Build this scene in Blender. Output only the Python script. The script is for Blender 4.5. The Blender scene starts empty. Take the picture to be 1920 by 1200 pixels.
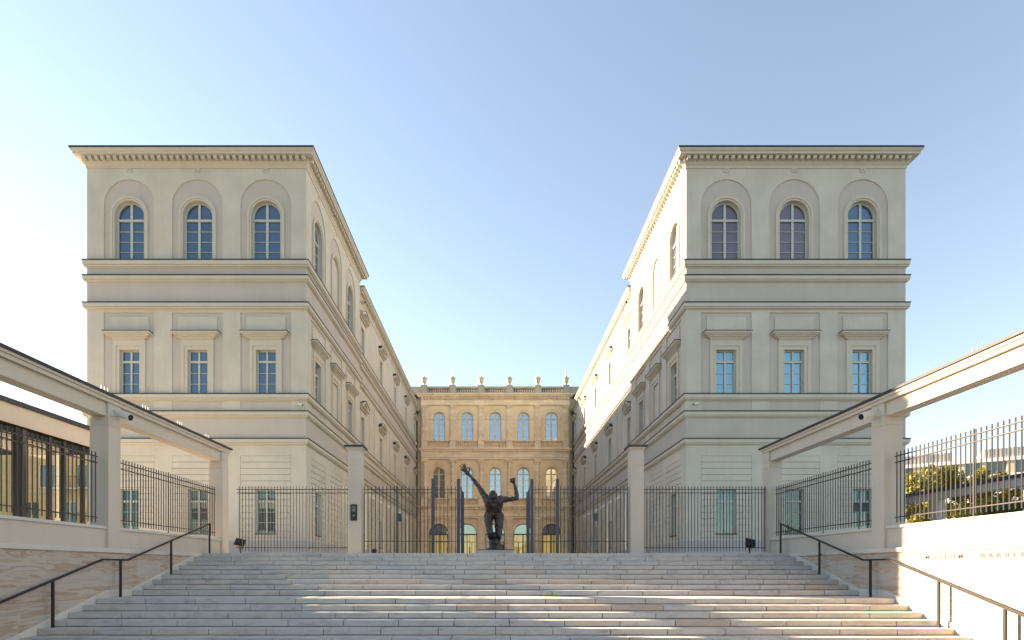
import bpy, bmesh, math, random
from mathutils import Vector, Matrix
from mathutils.geometry import tessellate_polygon
R = math.radians
random.seed(7)
sc = bpy.context.scene
COL = sc.collection

# ------------------------------------------------------------------ materials
def new_mat(name):
    m = bpy.data.materials.new(name); m.use_nodes = True
    nt = m.node_tree; nt.nodes.clear()
    out = nt.nodes.new('ShaderNodeOutputMaterial'); b = nt.nodes.new('ShaderNodeBsdfPrincipled')
    nt.links.new(b.outputs[0], out.inputs[0])
    return m, nt, b
def mix_rgb(nt, a, b, fac):
    n = nt.nodes.new('ShaderNodeMix'); n.data_type = 'RGBA'
    for i, v in ((6, a), (7, b)):
        if isinstance(v, tuple): n.inputs[i].default_value = (*v, 1)
        else: nt.links.new(v, n.inputs[i])
    if isinstance(fac, float): n.inputs[0].default_value = fac
    else: nt.links.new(fac, n.inputs[0])
    return n.outputs[2]
def noise(nt, vec, scale, detail=4, rough=.55, dist=0.):
    n = nt.nodes.new('ShaderNodeTexNoise'); n.inputs['Scale'].default_value = scale
    n.inputs['Detail'].default_value = detail; n.inputs['Roughness'].default_value = rough
    n.inputs['Distortion'].default_value = dist
    nt.links.new(vec, n.inputs['Vector']); return n.outputs['Fac']
def pos(nt, scale=(1, 1, 1), rot=(0, 0, 0)):
    g = nt.nodes.new('ShaderNodeNewGeometry'); mp = nt.nodes.new('ShaderNodeMapping')
    mp.inputs['Scale'].default_value = scale; mp.inputs['Rotation'].default_value = rot
    nt.links.new(g.outputs['Position'], mp.inputs['Vector']); return mp.outputs[0]
def ramp(nt, fac, stops):
    r = nt.nodes.new('ShaderNodeValToRGB'); e = r.color_ramp.elements
    while len(e) > len(stops): e.remove(e[-1])
    while len(e) < len(stops): e.new(.5)
    for el, (p, c) in zip(e, stops):
        el.position = p; el.color = (*c, 1) if isinstance(c, tuple) else (c, c, c, 1)
    nt.links.new(fac, r.inputs[0]); return r.outputs[0]
def bump(nt, b, h, strength=.3, dist=.01):
    n = nt.nodes.new('ShaderNodeBump'); n.inputs['Strength'].default_value = strength
    n.inputs['Distance'].default_value = dist
    nt.links.new(h, n.inputs['Height']); nt.links.new(n.outputs[0], b.inputs['Normal'])
def plaster(name, c, var=.10, rough=.9, bmp=.35, streak=.14):
    m, nt, b = new_mat(name)
    big = ramp(nt, noise(nt, pos(nt), .6, 6, .6), [(.3, 0.), (.7, 1.)])
    d = tuple(x*(1-var) for x in c); l = tuple(min(1, x*(1+var*.5)) for x in c)
    col = mix_rgb(nt, d, l, big)
    st = ramp(nt, noise(nt, pos(nt, (3.0, 3.0, .25)), 1.2, 5, .6), [(.45, 0.), (.8, streak)])
    col = mix_rgb(nt, col, tuple(x*.55 for x in c), st)
    fine = noise(nt, pos(nt), 38, 3, .7)
    col = mix_rgb(nt, col, tuple(x*.8 for x in c), ramp(nt, fine, [(.45, 0.), (.75, .25)]))
    nt.links.new(col, b.inputs['Base Color']); b.inputs['Roughness'].default_value = rough
    b.inputs['Specular IOR Level'].default_value = .2
    bump(nt, b, fine, bmp, .01)
    return m
def simple(name, c, rough=.5, metal=0., var=.08, emit=None):
    m, nt, b = new_mat(name)
    col = mix_rgb(nt, tuple(x*(1-var) for x in c), tuple(min(1, x*(1+var)) for x in c), noise(nt, pos(nt), 4, 4))
    nt.links.new(col, b.inputs['Base Color']); b.inputs['Roughness'].default_value = rough
    b.inputs['Metallic'].default_value = metal
    if emit:
        b.inputs['Emission Color'].default_value = (*emit[0], 1); b.inputs['Emission Strength'].default_value = emit[1]
    return m
def glass_mat(name, base, refl=.45, tint=(.8, .9, 1.), wob=.05, folds=0.):
    m, nt, b = new_mat(name)
    out = [n for n in nt.nodes if n.type == 'OUTPUT_MATERIAL'][0]
    col = mix_rgb(nt, base, tuple(x*1.7 for x in base), ramp(nt, noise(nt, pos(nt, (1, 1, .35)), 1.5, 3), [(.4, 0.), (.62, 1.)]))
    if folds:
        wv = nt.nodes.new('ShaderNodeTexWave'); wv.inputs['Scale'].default_value = 3.2; wv.inputs['Distortion'].default_value = 1.2; nt.links.new(pos(nt, (1, 1, .12)), wv.inputs['Vector'])
        col = mix_rgb(nt, col, tuple(x*.25 for x in base), ramp(nt, wv.outputs['Fac'], [(.2, 0.), (.8, folds)]))
    oi = nt.nodes.new('ShaderNodeObjectInfo'); col = mix_rgb(nt, col, tuple(min(1, x*2.+.008) for x in base), ramp(nt, oi.outputs['Random'], [(.2, 0.), (1., 1.)]))
    nt.links.new(col, b.inputs['Base Color']); b.inputs['Roughness'].default_value = .5
    g = nt.nodes.new('ShaderNodeBsdfGlossy'); g.inputs['Color'].default_value = (*tint, 1); g.inputs['Roughness'].default_value = .02
    bn = nt.nodes.new('ShaderNodeBump'); bn.inputs['Strength'].default_value = wob; bn.inputs['Distance'].default_value = .05
    nt.links.new(noise(nt, pos(nt), 1.1, 2), bn.inputs['Height']); nt.links.new(bn.outputs[0], g.inputs['Normal'])
    mx = nt.nodes.new('ShaderNodeMixShader'); mx.inputs[0].default_value = refl
    nt.links.new(b.outputs[0], mx.inputs[1]); nt.links.new(g.outputs[0], mx.inputs[2]); nt.links.new(mx.outputs[0], out.inputs[0])
    return m
def clear_glass(name):
    m, nt, b = new_mat(name); nt.nodes.remove(b)
    out = [n for n in nt.nodes if n.type == 'OUTPUT_MATERIAL'][0]
    t = nt.nodes.new('ShaderNodeBsdfTransparent'); t.inputs[0].default_value = (.88, .93, .92, 1)
    g = nt.nodes.new('ShaderNodeBsdfGlossy'); g.inputs['Roughness'].default_value = .02
    mx = nt.nodes.new('ShaderNodeMixShader'); mx.inputs[0].default_value = .08
    nt.links.new(t.outputs[0], mx.inputs[1]); nt.links.new(g.outputs[0], mx.inputs[2]); nt.links.new(mx.outputs[0], out.inputs[0])
    return m
def step_stone(name):
    m, nt, b = new_mat(name)
    g = nt.nodes.new('ShaderNodeNewGeometry')
    oi = nt.nodes.new('ShaderNodeObjectInfo'); ma = nt.nodes.new('ShaderNodeMath'); ma.operation = 'ADD'; mf = nt.nodes.new('ShaderNodeMath'); mf.operation = 'FRACT'
    nt.links.new(g.outputs['Random Per Island'], ma.inputs[0]); nt.links.new(oi.outputs['Random'], ma.inputs[1]); nt.links.new(ma.outputs[0], mf.inputs[0])
    rnd = mf.outputs[0]
    tone = ramp(nt, rnd, [(0., (.49, .48, .455)), (.3, (.56, .53, .48)), (.55, (.51, .50, .48)), (.75, (.56, .51, .45)), (.9, (.53, .515, .49)), (.99, (.49, .42, .35))])
    n1 = noise(nt, pos(nt, (1, 1, 3)), 2.2, 8, .7, .6)
    col = mix_rgb(nt, tone, (.29, .26, .23), ramp(nt, n1, [(.47, 0.), (.68, .6)]))
    n2 = noise(nt, pos(nt), 30, 4, .7)
    col = mix_rgb(nt, col, (.24, .23, .21), ramp(nt, n2, [(.5, 0.), (.8, .35)]))
    nt.links.new(col, b.inputs['Base Color']); b.inputs['Roughness'].default_value = .85
    b.inputs['Specular IOR Level'].default_value = .3
    bump(nt, b, n2, .3, .006)
    return m
def sandstone(name):
    m, nt, b = new_mat(name)
    g = nt.nodes.new('ShaderNodeNewGeometry'); sep = nt.nodes.new('ShaderNodeSeparateXYZ'); cb = nt.nodes.new('ShaderNodeCombineXYZ')
    nt.links.new(g.outputs['Position'], sep.inputs[0]); nt.links.new(sep.outputs[1], cb.inputs[0]); nt.links.new(sep.outputs[2], cb.inputs[1])
    br = nt.nodes.new('ShaderNodeTexBrick'); nt.links.new(cb.outputs[0], br.inputs['Vector'])
    br.inputs['Scale'].default_value = 1; br.inputs['Brick Width'].default_value = 1.15; br.inputs['Row Height'].default_value = .34
    br.inputs['Mortar Size'].default_value = .010; br.inputs['Mortar Smooth'].default_value = .1
    br.inputs['Color1'].default_value = (0, 0, 0, 1); br.inputs['Color2'].default_value = (1, 1, 1, 1); br.inputs['Mortar'].default_value = (.5, .5, .5, 1)
    br.offset = .37; br.squash = .7; br.squash_frequency = 3
    # shift the veins from block to block
    mu = nt.nodes.new('ShaderNodeVectorMath'); mu.operation = 'SCALE'; mu.inputs['Scale'].default_value = 7.3
    nt.links.new(br.outputs['Color'], mu.inputs[0])
    ad = nt.nodes.new('ShaderNodeVectorMath'); ad.operation = 'ADD'
    mp = nt.nodes.new('ShaderNodeMapping'); mp.inputs['Scale'].default_value = (.75, 6.5, 1)
    nt.links.new(cb.outputs[0], mp.inputs[0]); nt.links.new(mp.outputs[0], ad.inputs[0]); nt.links.new(mu.outputs[0], ad.inputs[1])
    n1 = noise(nt, ad.outputs[0], 1.0, 3, .5, .7)
    col = ramp(nt, n1, [(.28, (.37, .27, .19)), (.38, (.42, .32, .235)), (.44, (.38, .275, .19)), (.455, (.46, .395, .32)), (.52, (.48, .425, .36)), (.57, (.43, .34, .26)), (.60, (.38, .27, .185)), (.612, (.47, .41, .34)), (.75, (.45, .38, .31))])
    tint = mix_rgb(nt, col, (.47, .44, .40), ramp(nt, br.outputs['Color'], [(.55, 0.), (.95, .6)]))
    n2 = noise(nt, pos(nt), 60, 3, .7)
    tint = mix_rgb(nt, tint, (.3, .24, .18), ramp(nt, n2, [(.5, 0.), (.8, .3)]))
    fin = mix_rgb(nt, tint, (.47, .41, .33), br.outputs['Fac'])
    nt.links.new(fin, b.inputs['Base Color']); b.inputs['Roughness'].default_value = .8
    b.inputs['Specular IOR Level'].default_value = .25
    bump(nt, b, br.outputs['Fac'], -.3, .004)
    return m
def leaf_mat(name, a, c):
    m, nt, b = new_mat(name)
    g = nt.nodes.new('ShaderNodeNewGeometry')
    col = mix_rgb(nt, a, c, g.outputs['Random Per Island'])
    nt.links.new(col, b.inputs['Base Color']); b.inputs['Roughness'].default_value = .6
    out = [n for n in nt.nodes if n.type == 'OUTPUT_MATERIAL'][0]
    t = nt.nodes.new('ShaderNodeBsdfTranslucent'); nt.links.new(col, t.inputs[0])
    mx = nt.nodes.new('ShaderNodeMixShader'); mx.inputs[0].default_value = .35
    nt.links.new(b.outputs[0], mx.inputs[1]); nt.links.new(t.outputs[0], mx.inputs[2]); nt.links.new(mx.outputs[0], out.inputs[0])
    return m
def stone_blocks(name, c, bw, bh, joint, var=.1):
    m, nt, b = new_mat(name)
    g = nt.nodes.new('ShaderNodeNewGeometry'); sep = nt.nodes.new('ShaderNodeSeparateXYZ'); cb = nt.nodes.new('ShaderNodeCombineXYZ')
    nt.links.new(g.outputs['Position'], sep.inputs[0]); nt.links.new(sep.outputs[0], cb.inputs[0]); nt.links.new(sep.outputs[2], cb.inputs[1])
    br = nt.nodes.new('ShaderNodeTexBrick'); nt.links.new(cb.outputs[0], br.inputs['Vector'])
    br.inputs['Scale'].default_value = 1; br.inputs['Brick Width'].default_value = bw; br.inputs['Row Height'].default_value = bh
    br.inputs['Mortar Size'].default_value = .012
    br.inputs['Color1'].default_value = (*[x*(1-var) for x in c], 1); br.inputs['Color2'].default_value = (*[min(1, x*(1+var)) for x in c], 1)
    br.inputs['Mortar'].default_value = (*[x*joint for x in c], 1)
    col = mix_rgb(nt, br.outputs['Color'], tuple(x*.6 for x in c), ramp(nt, noise(nt, pos(nt), 1.3, 6, .6), [(.45, 0.), (.8, .5)]))
    nt.links.new(col, b.inputs['Base Color']); b.inputs['Roughness'].default_value = .85; b.inputs['Specular IOR Level'].default_value = .2
    return m

M = {}
M['plaster'] = plaster('pale_plaster', (.57, .53, .445), .13)
M['band'] = plaster('grey_plaster', (.49, .45, .395), .06)
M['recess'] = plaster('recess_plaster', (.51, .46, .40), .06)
M['trim'] = plaster('trim_stone', (.56, .515, .425), .06)
M['plinth'] = plaster('plinth_stone', (.44, .42, .40), .12)
M['wallp'] = plaster('warm_plaster', (.55, .49, .41), .05)
M['zinc'] = simple('zinc_flashing', (.022, .026, .034), .6, 0.)
M['ochre'] = plaster('ochre_plaster', (.88, .67, .42), .12)
M['ostone'] = stone_blocks('ochre_stone', (.86, .67, .45), 1.3, .45, .75)
M['ostone_d'] = stone_blocks('ochre_ashlar', (.82, .60, .41), 1.3, .45, .6)
M['grstone'] = plaster('weathered_stone', (.50, .44, .34), .2)
M['urn'] = plaster('urn_stone', (.62, .52, .34), .15)
M['frame'] = simple('painted_frame', (.47, .50, .45), .5)
M['frame_w'] = simple('cream_frame', (.62, .56, .45), .5)
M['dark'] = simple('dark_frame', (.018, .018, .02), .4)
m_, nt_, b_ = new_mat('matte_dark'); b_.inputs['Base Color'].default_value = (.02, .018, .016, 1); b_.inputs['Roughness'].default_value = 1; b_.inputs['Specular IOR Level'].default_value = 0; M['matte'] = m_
M['iron'] = simple('fence_iron', (.032, .027, .028), .42, 0.)
M['bluesteel'] = simple('blue_grey_steel', (.05, .065, .095), .45, .3)
M['rail'] = simple('rail_steel', (.03, .028, .028), .4, .3)
M['step'] = step_stone('step_stone')
M['sand'] = sandstone('banded_sandstone')
M['coping'] = plaster('coping_stone', (.58, .54, .48), .12)
M['paving'] = plaster('paving_stone', (.62, .56, .47), .12)
M['ground'] = plaster('ground_stone', (.08, .08, .08), .15)
M['gblue'] = glass_mat('window_glass_blue', (.006, .016, .028), .15, (.55, .78, 1.))
M['gpink'] = glass_mat('window_glass_rosy', (.045, .028, .026), .11, (.8, .75, .9))
M['gcream'] = glass_mat('window_glass_cream', (.42, .36, .22), .2, (.9, .9, .8))
M['gcyan'] = glass_mat('window_glass_cyan', (.03, .085, .115), .24, (.55, .85, 1.))
M['gteal'] = glass_mat('window_glass_teal', (.011, .034, .034), .12, (.6, .85, .85), .05, .9)
M['gsky'] = glass_mat('window_glass_sky', (.06, .09, .11), .36, (.75, .9, 1.))
M['ggreen'] = glass_mat('window_glass_green', (.05, .055, .03), .16, (.8, .9, .7))
M['gdark'] = glass_mat('window_glass_dark', (.02, .025, .03), .3, (.8, .85, .9))
M['gfan'] = glass_mat('fanlight_glass', (.05, .09, .09), .26, (.75, .95, .95))
M['clear'] = clear_glass('clear_glass')
M['gold'] = simple('lit_gold_curtain', (.55, .38, .10), .7, 0, .5, ((1., .66, .2), .085))  # glow put into the curtain colour, standing in for the lit foyer
M['cam'] = simple('camera_housing', (.62, .62, .56), .4)
M['black'] = simple('black_housing', (.012, .013, .016), .35)
m_, nt_, b_ = new_mat('dark_bronze')
nz = noise(nt_, pos(nt_), 7, 5, .6); c_ = mix_rgb(nt_, (.025, .022, .03), (.085, .056, .045), ramp(nt_, nz, [(.42, 0.), (.62, 1.)]))
nt_.links.new(mix_rgb(nt_, c_, (.045, .075, .11), ramp(nt_, noise(nt_, pos(nt_), 4, 4), [(.55, 0.), (.7, .8)])), b_.inputs['Base Color'])
b_.inputs['Roughness'].default_value = .3; b_.inputs['Metallic'].default_value = .3; bump(nt_, b_, noise(nt_, pos(nt_), 22, 4), .6, .02); M['bronze'] = m_
M['leaf'] = leaf_mat('autumn_leaves', (.10, .12, .008), (.30, .24, .015))
M['leaf2'] = leaf_mat('green_leaves', (.02, .04, .006), (.09, .10, .012))
M['bark'] = simple('bark', (.08, .06, .045), .9)
M['y1'] = plaster('yellow_render', (.52, .38, .21), .08)
M['y2'] = plaster('lime_render', (.46, .44, .27), .08)
M['white'] = plaster('white_render', (.72, .72, .72), .05)
M['corr'] = simple('grey_corrugated', (.36, .36, .36), .5)
M['steelw'] = simple('pale_metal', (.7, .7, .68), .35, .2)
M['lilac'] = simple('lilac_paint', (.50, .48, .62), .3)
M['rubber'] = simple('rubber', (.02, .02, .02), .8)
M['letter'] = simple('cut_lettering', (.075, .05, .035), .9)

# ------------------------------------------------------------------ helpers
def tag(o, label=None, cat=None, group=None, kind=None):
    if label: o['label'] = label
    if cat: o['category'] = cat
    if group: o['group'] = group
    if kind: o['kind'] = kind
    return o
def empty(name, loc, label=None, cat=None, group=None, kind=None):
    o = bpy.data.objects.new(name, None); o.location = loc; o.empty_display_size = .3
    COL.objects.link(o); o['base'] = 1; del o['base']
    return tag(o, label, cat, group, kind)
class F:                                    # facade frame: u along the wall, z up, n outward
    def __init__(s, ox, oy, ux, uy, nx, ny): s.o = (ox, oy); s.u = (ux, uy); s.n = (nx, ny)
    def p(s, u, z, n=0.): return (s.o[0]+u*s.u[0]+n*s.n[0], s.o[1]+u*s.u[1]+n*s.n[1], z)
class MB:
    def __init__(s): s.v = []; s.f = []; s.smooth = False
    def add(s, vs, fs):
        k = len(s.v); s.v += [tuple(p) for p in vs]; s.f += [tuple(i+k for i in f) for f in fs]
    def box(s, x0, x1, y0, y1, z0, z1):
        v = [(x, y, z) for z in (z0, z1) for y in (y0, y1) for x in (x0, x1)]
        s.add(v, [(0, 2, 3, 1), (4, 5, 7, 6), (0, 1, 5, 4), (2, 6, 7, 3), (0, 4, 6, 2), (1, 3, 7, 5)])
    def fbox(s, f, u0, u1, z0, z1, n0, n1):
        v = [f.p(u, z, n) for z in (z0, z1) for n in (n0, n1) for u in (u0, u1)]
        s.add(v, [(0, 2, 3, 1), (4, 5, 7, 6), (0, 1, 5, 4), (2, 6, 7, 3), (0, 4, 6, 2), (1, 3, 7, 5)])
    def plate(s, f, outer, holes, n0, n1, back=False):
        loops = [outer]+list(holes)
        flat = [p for l in loops for p in l]
        tris = tessellate_polygon([[Vector((p[0], p[1], 0)) for p in l] for l in loops])
        s.add([f.p(p[0], p[1], n1) for p in flat], [tuple(t) for t in tris])
        if back: s.add([f.p(p[0], p[1], n0) for p in flat], [tuple(t)[::-1] for t in tris])
        if n0 != n1:
            for l in loops:
                m = len(l)
                s.add([f.p(p[0], p[1], n1) for p in l]+[f.p(p[0], p[1], n0) for p in l],
                      [(i, (i+1) % m, m+(i+1) % m, m+i) for i in range(m)])
    def tube(s, a, b, r0, r1=None, seg=8, cap=True):
        a = Vector(a); b = Vector(b); r1 = r0 if r1 is None else r1
        d = (b-a).normalized(); t = Vector((0, 0, 1)) if abs(d.z) < .9 else Vector((1, 0, 0))
        e1 = d.cross(t).normalized(); e2 = d.cross(e1)
        v = []
        for c, r in ((a, r0), (b, r1)):
            for i in range(seg):
                q = 2*math.pi*(i+.5)/seg; v.append(c+e1*math.cos(q)*r+e2*math.sin(q)*r)
        fs = [(i, (i+1) % seg, seg+(i+1) % seg, seg+i) for i in range(seg)]
        if cap: fs += [tuple(range(seg))[::-1], tuple(range(seg, 2*seg))]
        s.add(v, fs)
    def lathe(s, x, y, prof, seg=10, a0=0., a1=2*math.pi):
        n = len(prof); full = abs(a1-a0-2*math.pi) < 1e-6; m = seg if full else seg+1
        v = []
        for i in range(m):
            q = a0+(a1-a0)*i/seg
            for r, z in prof: v.append((x+r*math.cos(q), y+r*math.sin(q), z))
        fs = []
        for i in range(seg):
            j = (i+1) % m
            for k in range(n-1): fs.append((i*n+k, j*n+k, j*n+k+1, i*n+k+1))
        s.add(v, fs)
    def sweep(s, f_pts, prof, closed, ends=None):
        """f_pts: list of functions (n,z)->point at each corner"""
        m = len(f_pts); n = len(prof)
        v = [fp(a, b) for fp in f_pts for a, b in prof]
        fs = []
        for i in range(m if closed else m-1):
            j = (i+1) % m
            for k in range(n): fs.append((i*n+k, j*n+k, j*n+(k+1) % n, i*n+(k+1) % n))
        if not closed: fs += [tuple(range(n)), tuple(range((m-1)*n, m*n))[::-1]]
        s.add(v, fs)
    def build(s, name, mat, parent=None, root=None, label=None):
        """root: the thing whose location the mesh is relative to"""
        root = root or parent
        while root is not None and root.parent is not None: root = root.parent
        off = Vector(root.location) if root is not None else Vector((0, 0, 0))
        me = bpy.data.meshes.new(name)
        me.from_pydata([(p[0]-off.x, p[1]-off.y, p[2]-off.z) for p in s.v], [], s.f)
        bm = bmesh.new(); bm.from_mesh(me); bmesh.ops.recalc_face_normals(bm, faces=bm.faces)
        bm.to_mesh(me); bm.free()
        if s.smooth:
            for p in me.polygons: p.use_smooth = True
        me.materials.append(M[mat]); me.update()
        o = bpy.data.objects.new(name, me); COL.objects.link(o)
        if parent is not None: o.parent = parent
        if label: o['label'] = label
        return o
def arch(uc, hw, zb, zs, seg=18):           # ccw round-headed outline
    return [(uc-hw, zb), (uc+hw, zb)]+[(uc+hw*math.cos(math.pi*i/seg), zs+hw*math.sin(math.pi*i/seg)) for i in range(seg+1)]
def rect(u0, u1, z0, z1): return [(u0, z0), (u1, z0), (u1, z1), (u0, z1)]

# ------------------------------------------------------------------ camera, sun, sky
ZC = -.555
cam = bpy.data.cameras.new('camera'); co = bpy.data.objects.new('camera', cam); COL.objects.link(co)
co.location = (0, 0, ZC); co.rotation_euler = (R(90), 0, 0)
cam.sensor_width = 36; cam.lens = 36*1060/1920; cam.shift_x = 34/1920; cam.shift_y = 466/1920
cam.clip_start = .1; cam.clip_end = 3000
sc.camera = co
sdir = Vector((1, -.47, -.3675)).normalized()          # light travels this way
sun = bpy.data.lights.new('sun', 'SUN'); so = bpy.data.objects.new('sun', sun); COL.objects.link(so)
sun.energy = 4.8; sun.angle = R(.5); sun.color = (1., .77, .52)
so.rotation_euler = (-sdir).to_track_quat('Z', 'Y').to_euler(); so.location = (-60, 40, 40)
w = bpy.data.worlds.new('World'); sc.world = w; w.use_nodes = True
wt = w.node_tree; bg = wt.nodes['Background']
sky = wt.nodes.new('ShaderNodeTexSky'); sky.sky_type = 'NISHITA'; sky.sun_disc = False
sky.sun_elevation = math.asin(-sdir.z); sky.sun_rotation = math.atan2(-sdir.x, -sdir.y)
sky.air_density = 1.25; sky.dust_density = .08; sky.ozone_density = 1.3; sky.altitude = 40
hs = wt.nodes.new('ShaderNodeHueSaturation'); hs.inputs['Saturation'].default_value = .80; hs.inputs['Value'].default_value = 1.02; hs.inputs['Hue'].default_value = .506
wt.links.new(sky.outputs[0], hs.inputs['Color']); wt.links.new(hs.outputs[0], bg.inputs[0]); bg.inputs[1].default_value = .05
sc.view_settings.view_transform = 'Standard'; sc.view_settings.look = 'None'
sc.view_settings.exposure = 2.62; sc.view_settings.gamma = 1

# ------------------------------------------------------------------ ground
X_L, X_R = -10.57, 10.695                   # faces of the flanking pillars
XSL, XSR = -10.57, 10.66                    # ends of the steps
g = MB(); g.add([(-1500, -1500, -2.25), (1500, -1500, -2.25), (1500, 1500, -2.25), (-1500, 1500, -2.25)], [(0, 1, 2, 3)])
tag(g.build('ground', 'ground'), kind='structure')
g = MB(); g.box(-100, 110, 20.9, 140, -2.2, -.002)
g.box(-60, -11.3, 2, 20.9, -2.2, -.002); g.box(11.4, 60, 2, 20.9, -2.2, -.002)
tag(g.build('plaza', 'paving'), kind='structure')

g = MB(); g.box(-300, 300, -75, -12, -2.9, -2.235)
m_, nt_, b_ = new_mat('river_water'); b_.inputs['Base Color'].default_value = (.02, .035, .035, 1); b_.inputs['Roughness'].default_value = .12; bump(nt_, b_, noise(nt_, pos(nt_), 1.5, 4), .4, .1); M['water'] = m_
tag(g.build('river', 'water'), kind='structure')
random.seed(21); vs, fs = [], []
for i in range(15000):
    x = random.uniform(-130, 130); h = 9.5+3*math.sin(x*.11)+2*math.sin(x*.37+1)
    p = Vector((x, -84+random.gauss(0, 3), -2+h*random.random()**.7)); q = random.uniform(.5, .9)
    a = Vector((random.gauss(0, 1), random.gauss(0, 1), random.gauss(0, 1))).normalized(); b = a.cross(Vector((random.gauss(0, 1), random.gauss(0, 1), random.gauss(0, 1)))).normalized()
    k = len(vs); vs += [p-a*q, p+b*q*.6, p+a*q, p-b*q*.6]; fs.append((k, k+1, k+2, k+3))
g = MB(); g.add(vs, fs); tag(g.build('riverbank_wood', 'leaf2'), 'dark green wood on the far river bank, mirrored in the lower windows', 'wood', kind='stuff')

# ------------------------------------------------------------------ staircase
D = [20.45, 19.95, 19.46, 18.97, 18.48, 17.99, 17.50, 17.01, 16.52, 15.02, 14.53, 14.04, 13.56, 13.08, 12.60, 12.11]
st = empty('staircase', (0, 16, -2.25), 'wide flight of pale stone steps leading up to the museum forecourt', 'stairs')
for i, d in enumerate(D):
    z1 = -.15*i; back = D[i-1]+.02 if i else 21.0
    mb = MB(); off = .37 if i % 2 == 0 else .04
    if i == 9: pass
    xs = [XSL]; k = math.ceil((XSL-off)/1.328)
    while off+k*1.328 < XSR-.2:
        if off+k*1.328 > XSL+.2: xs.append(off+k*1.328)
        k += 1
    xs.append(XSR)
    for a, b in zip(xs[:-1], xs[1:]):
        # each block: slightly eased nosing, dark joint gap between blocks
        x0, x1 = a+.009, b-.009; jit = random.uniform(-.004, .004)
        v = []
        for x in (x0, x1):
            v += [(x, d+jit, z1-.134), (x, d+jit, z1-.008), (x, d+.008+jit, z1+jit*.5), (x, back, z1+jit*.5), (x, back, z1-.134)]
        mb.add(v, [(0, 1, 6, 5), (1, 2, 7, 6), (2, 3, 8, 7), (3, 4, 9, 8), (4, 0, 5, 9), (4, 3, 2, 1, 0), (5, 6, 7, 8, 9)])
    mb.build('landing' if i == 9 else 'step', 'step', st)
mb = MB()
for i, d in enumerate(D):
    mb.box(XSL, XSR, d+.03, 20.95, -.15*i-.16-(.1 if i == 15 else 0), -.15*i-.02)
mb.build('stair_core', 'ground', st)

# ------------------------------------------------------------------ flanking walls with coping, parapet and skirting
def flank(sx, xs, xp, label):
    """sx=-1 left, +1 right"""
    r = empty('retaining_wall', (sx*11, 14, -2.25), label, 'wall')
    def bx(mb, a, b, y0, y1, z0, z1):
        mb.box(min(sx*a, sx*b), max(sx*a, sx*b), y0, y1, z0, z1)
    xs = abs(xs); xp = abs(xp); xw = xs+.035
    mb = MB(); bx(mb, xw, xw+.6, 1.5, 20.9, -2.25, -.118); mb.build('sandstone_cladding', 'sand', r)
    mb = MB()
    y = 1.5; ys = []
    while y < 19.4: ys.append(y); y += random.uniform(1.35, 1.6)
    ys.append(20.44)
    for a, b in zip(ys[:-1], ys[1:]): bx(mb, xs-.01, xw+.65, a+.002, b-.002, -.116, .002)
    mb.build('lower_coping', 'coping', r)
    mb = MB(); bx(mb, xp+.075, xp+.48, 1.5, 22.05, .004 if False else -.05, .53); mb.build('parapet', 'wallp', r)
    mb = MB(); y = 1.5; ys = []
    while y < 21.7: ys.append(y); y += random.uniform(1.6, 2.0)
    ys.append(22.0)
    for a, b in zip(ys[:-1], ys[1:]):
        a2, b2 = a+.002, b-.002
        # leave the pillar at 15.5..16.01 free
        for p, q in ((a2, min(b2, 15.5)), (max(a2, 16.01), b2)):
            if q-p > .02: bx(mb, xp+.03, xp+.53, p, q, .532, .606)
    mb.build('parapet_coping', 'coping', r)
    # skirting stone along the steps
    mb = MB(); f = F(0, 0, 0, 1, -sx, 0)
    sl = .15/.49
    top = [(19.75, -.118), (16.5, -.118-(19.75-16.5)*sl-.03), (15.4, -1.143), (11.2, -1.143-(15.4-11.2)*sl)]
    poly = [(11.2, -2.25), (20.3, -2.25), (20.3, -.118)]+[top[0], top[1], top[2], top[3]]
    fl = F(sx*(xw-.004), 0, 0, 1, -sx, 0)
    mb.plate(fl, poly, [], 0, .029); mb.build('skirting', 'coping', r)
    return r
rwl = flank(-1, XSL, X_L, 'left stair wall in shade, of banded sandstone under a plain plaster parapet')
rwr = flank(1, XSR, X_R, 'right stair wall in full sun, of banded sandstone with the museum name cut into it')
# lettering on the sunny wall
cu = bpy.data.curves.new('lettering', 'FONT'); cu.body = 'MUSEUM   BARBERINI'; cu.size = .15; cu.space_character = 1.75; cu.extrude = .004; cu.offset = .0035
to = bpy.data.objects.new('lettering_curve', cu); COL.objects.link(to)
bpy.context.view_layer.update()
dg = bpy.context.evaluated_depsgraph_get()
me = bpy.data.meshes.new_from_object(to.evaluated_get(dg))
bpy.data.objects.remove(to)
xsm = [v.co.x for v in me.vertices]; wid = max(xsm)-min(xsm)
sx_ = 3.12/wid
Mt = Matrix(((0, 0, -1, XSR+.033), (-sx_, 0, 0, 14.02), (0, 1, 0, -.325), (0, 0, 0, 1)))
for v in me.vertices: v.co = (Mt @ v.co)-Vector(rwr.location)
me.name = 'lettering'; me.materials.clear(); me.materials.append(M['letter'])
lo = bpy.data.objects.new('lettering', me); COL.objects.link(lo); lo.parent = rwr

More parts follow.
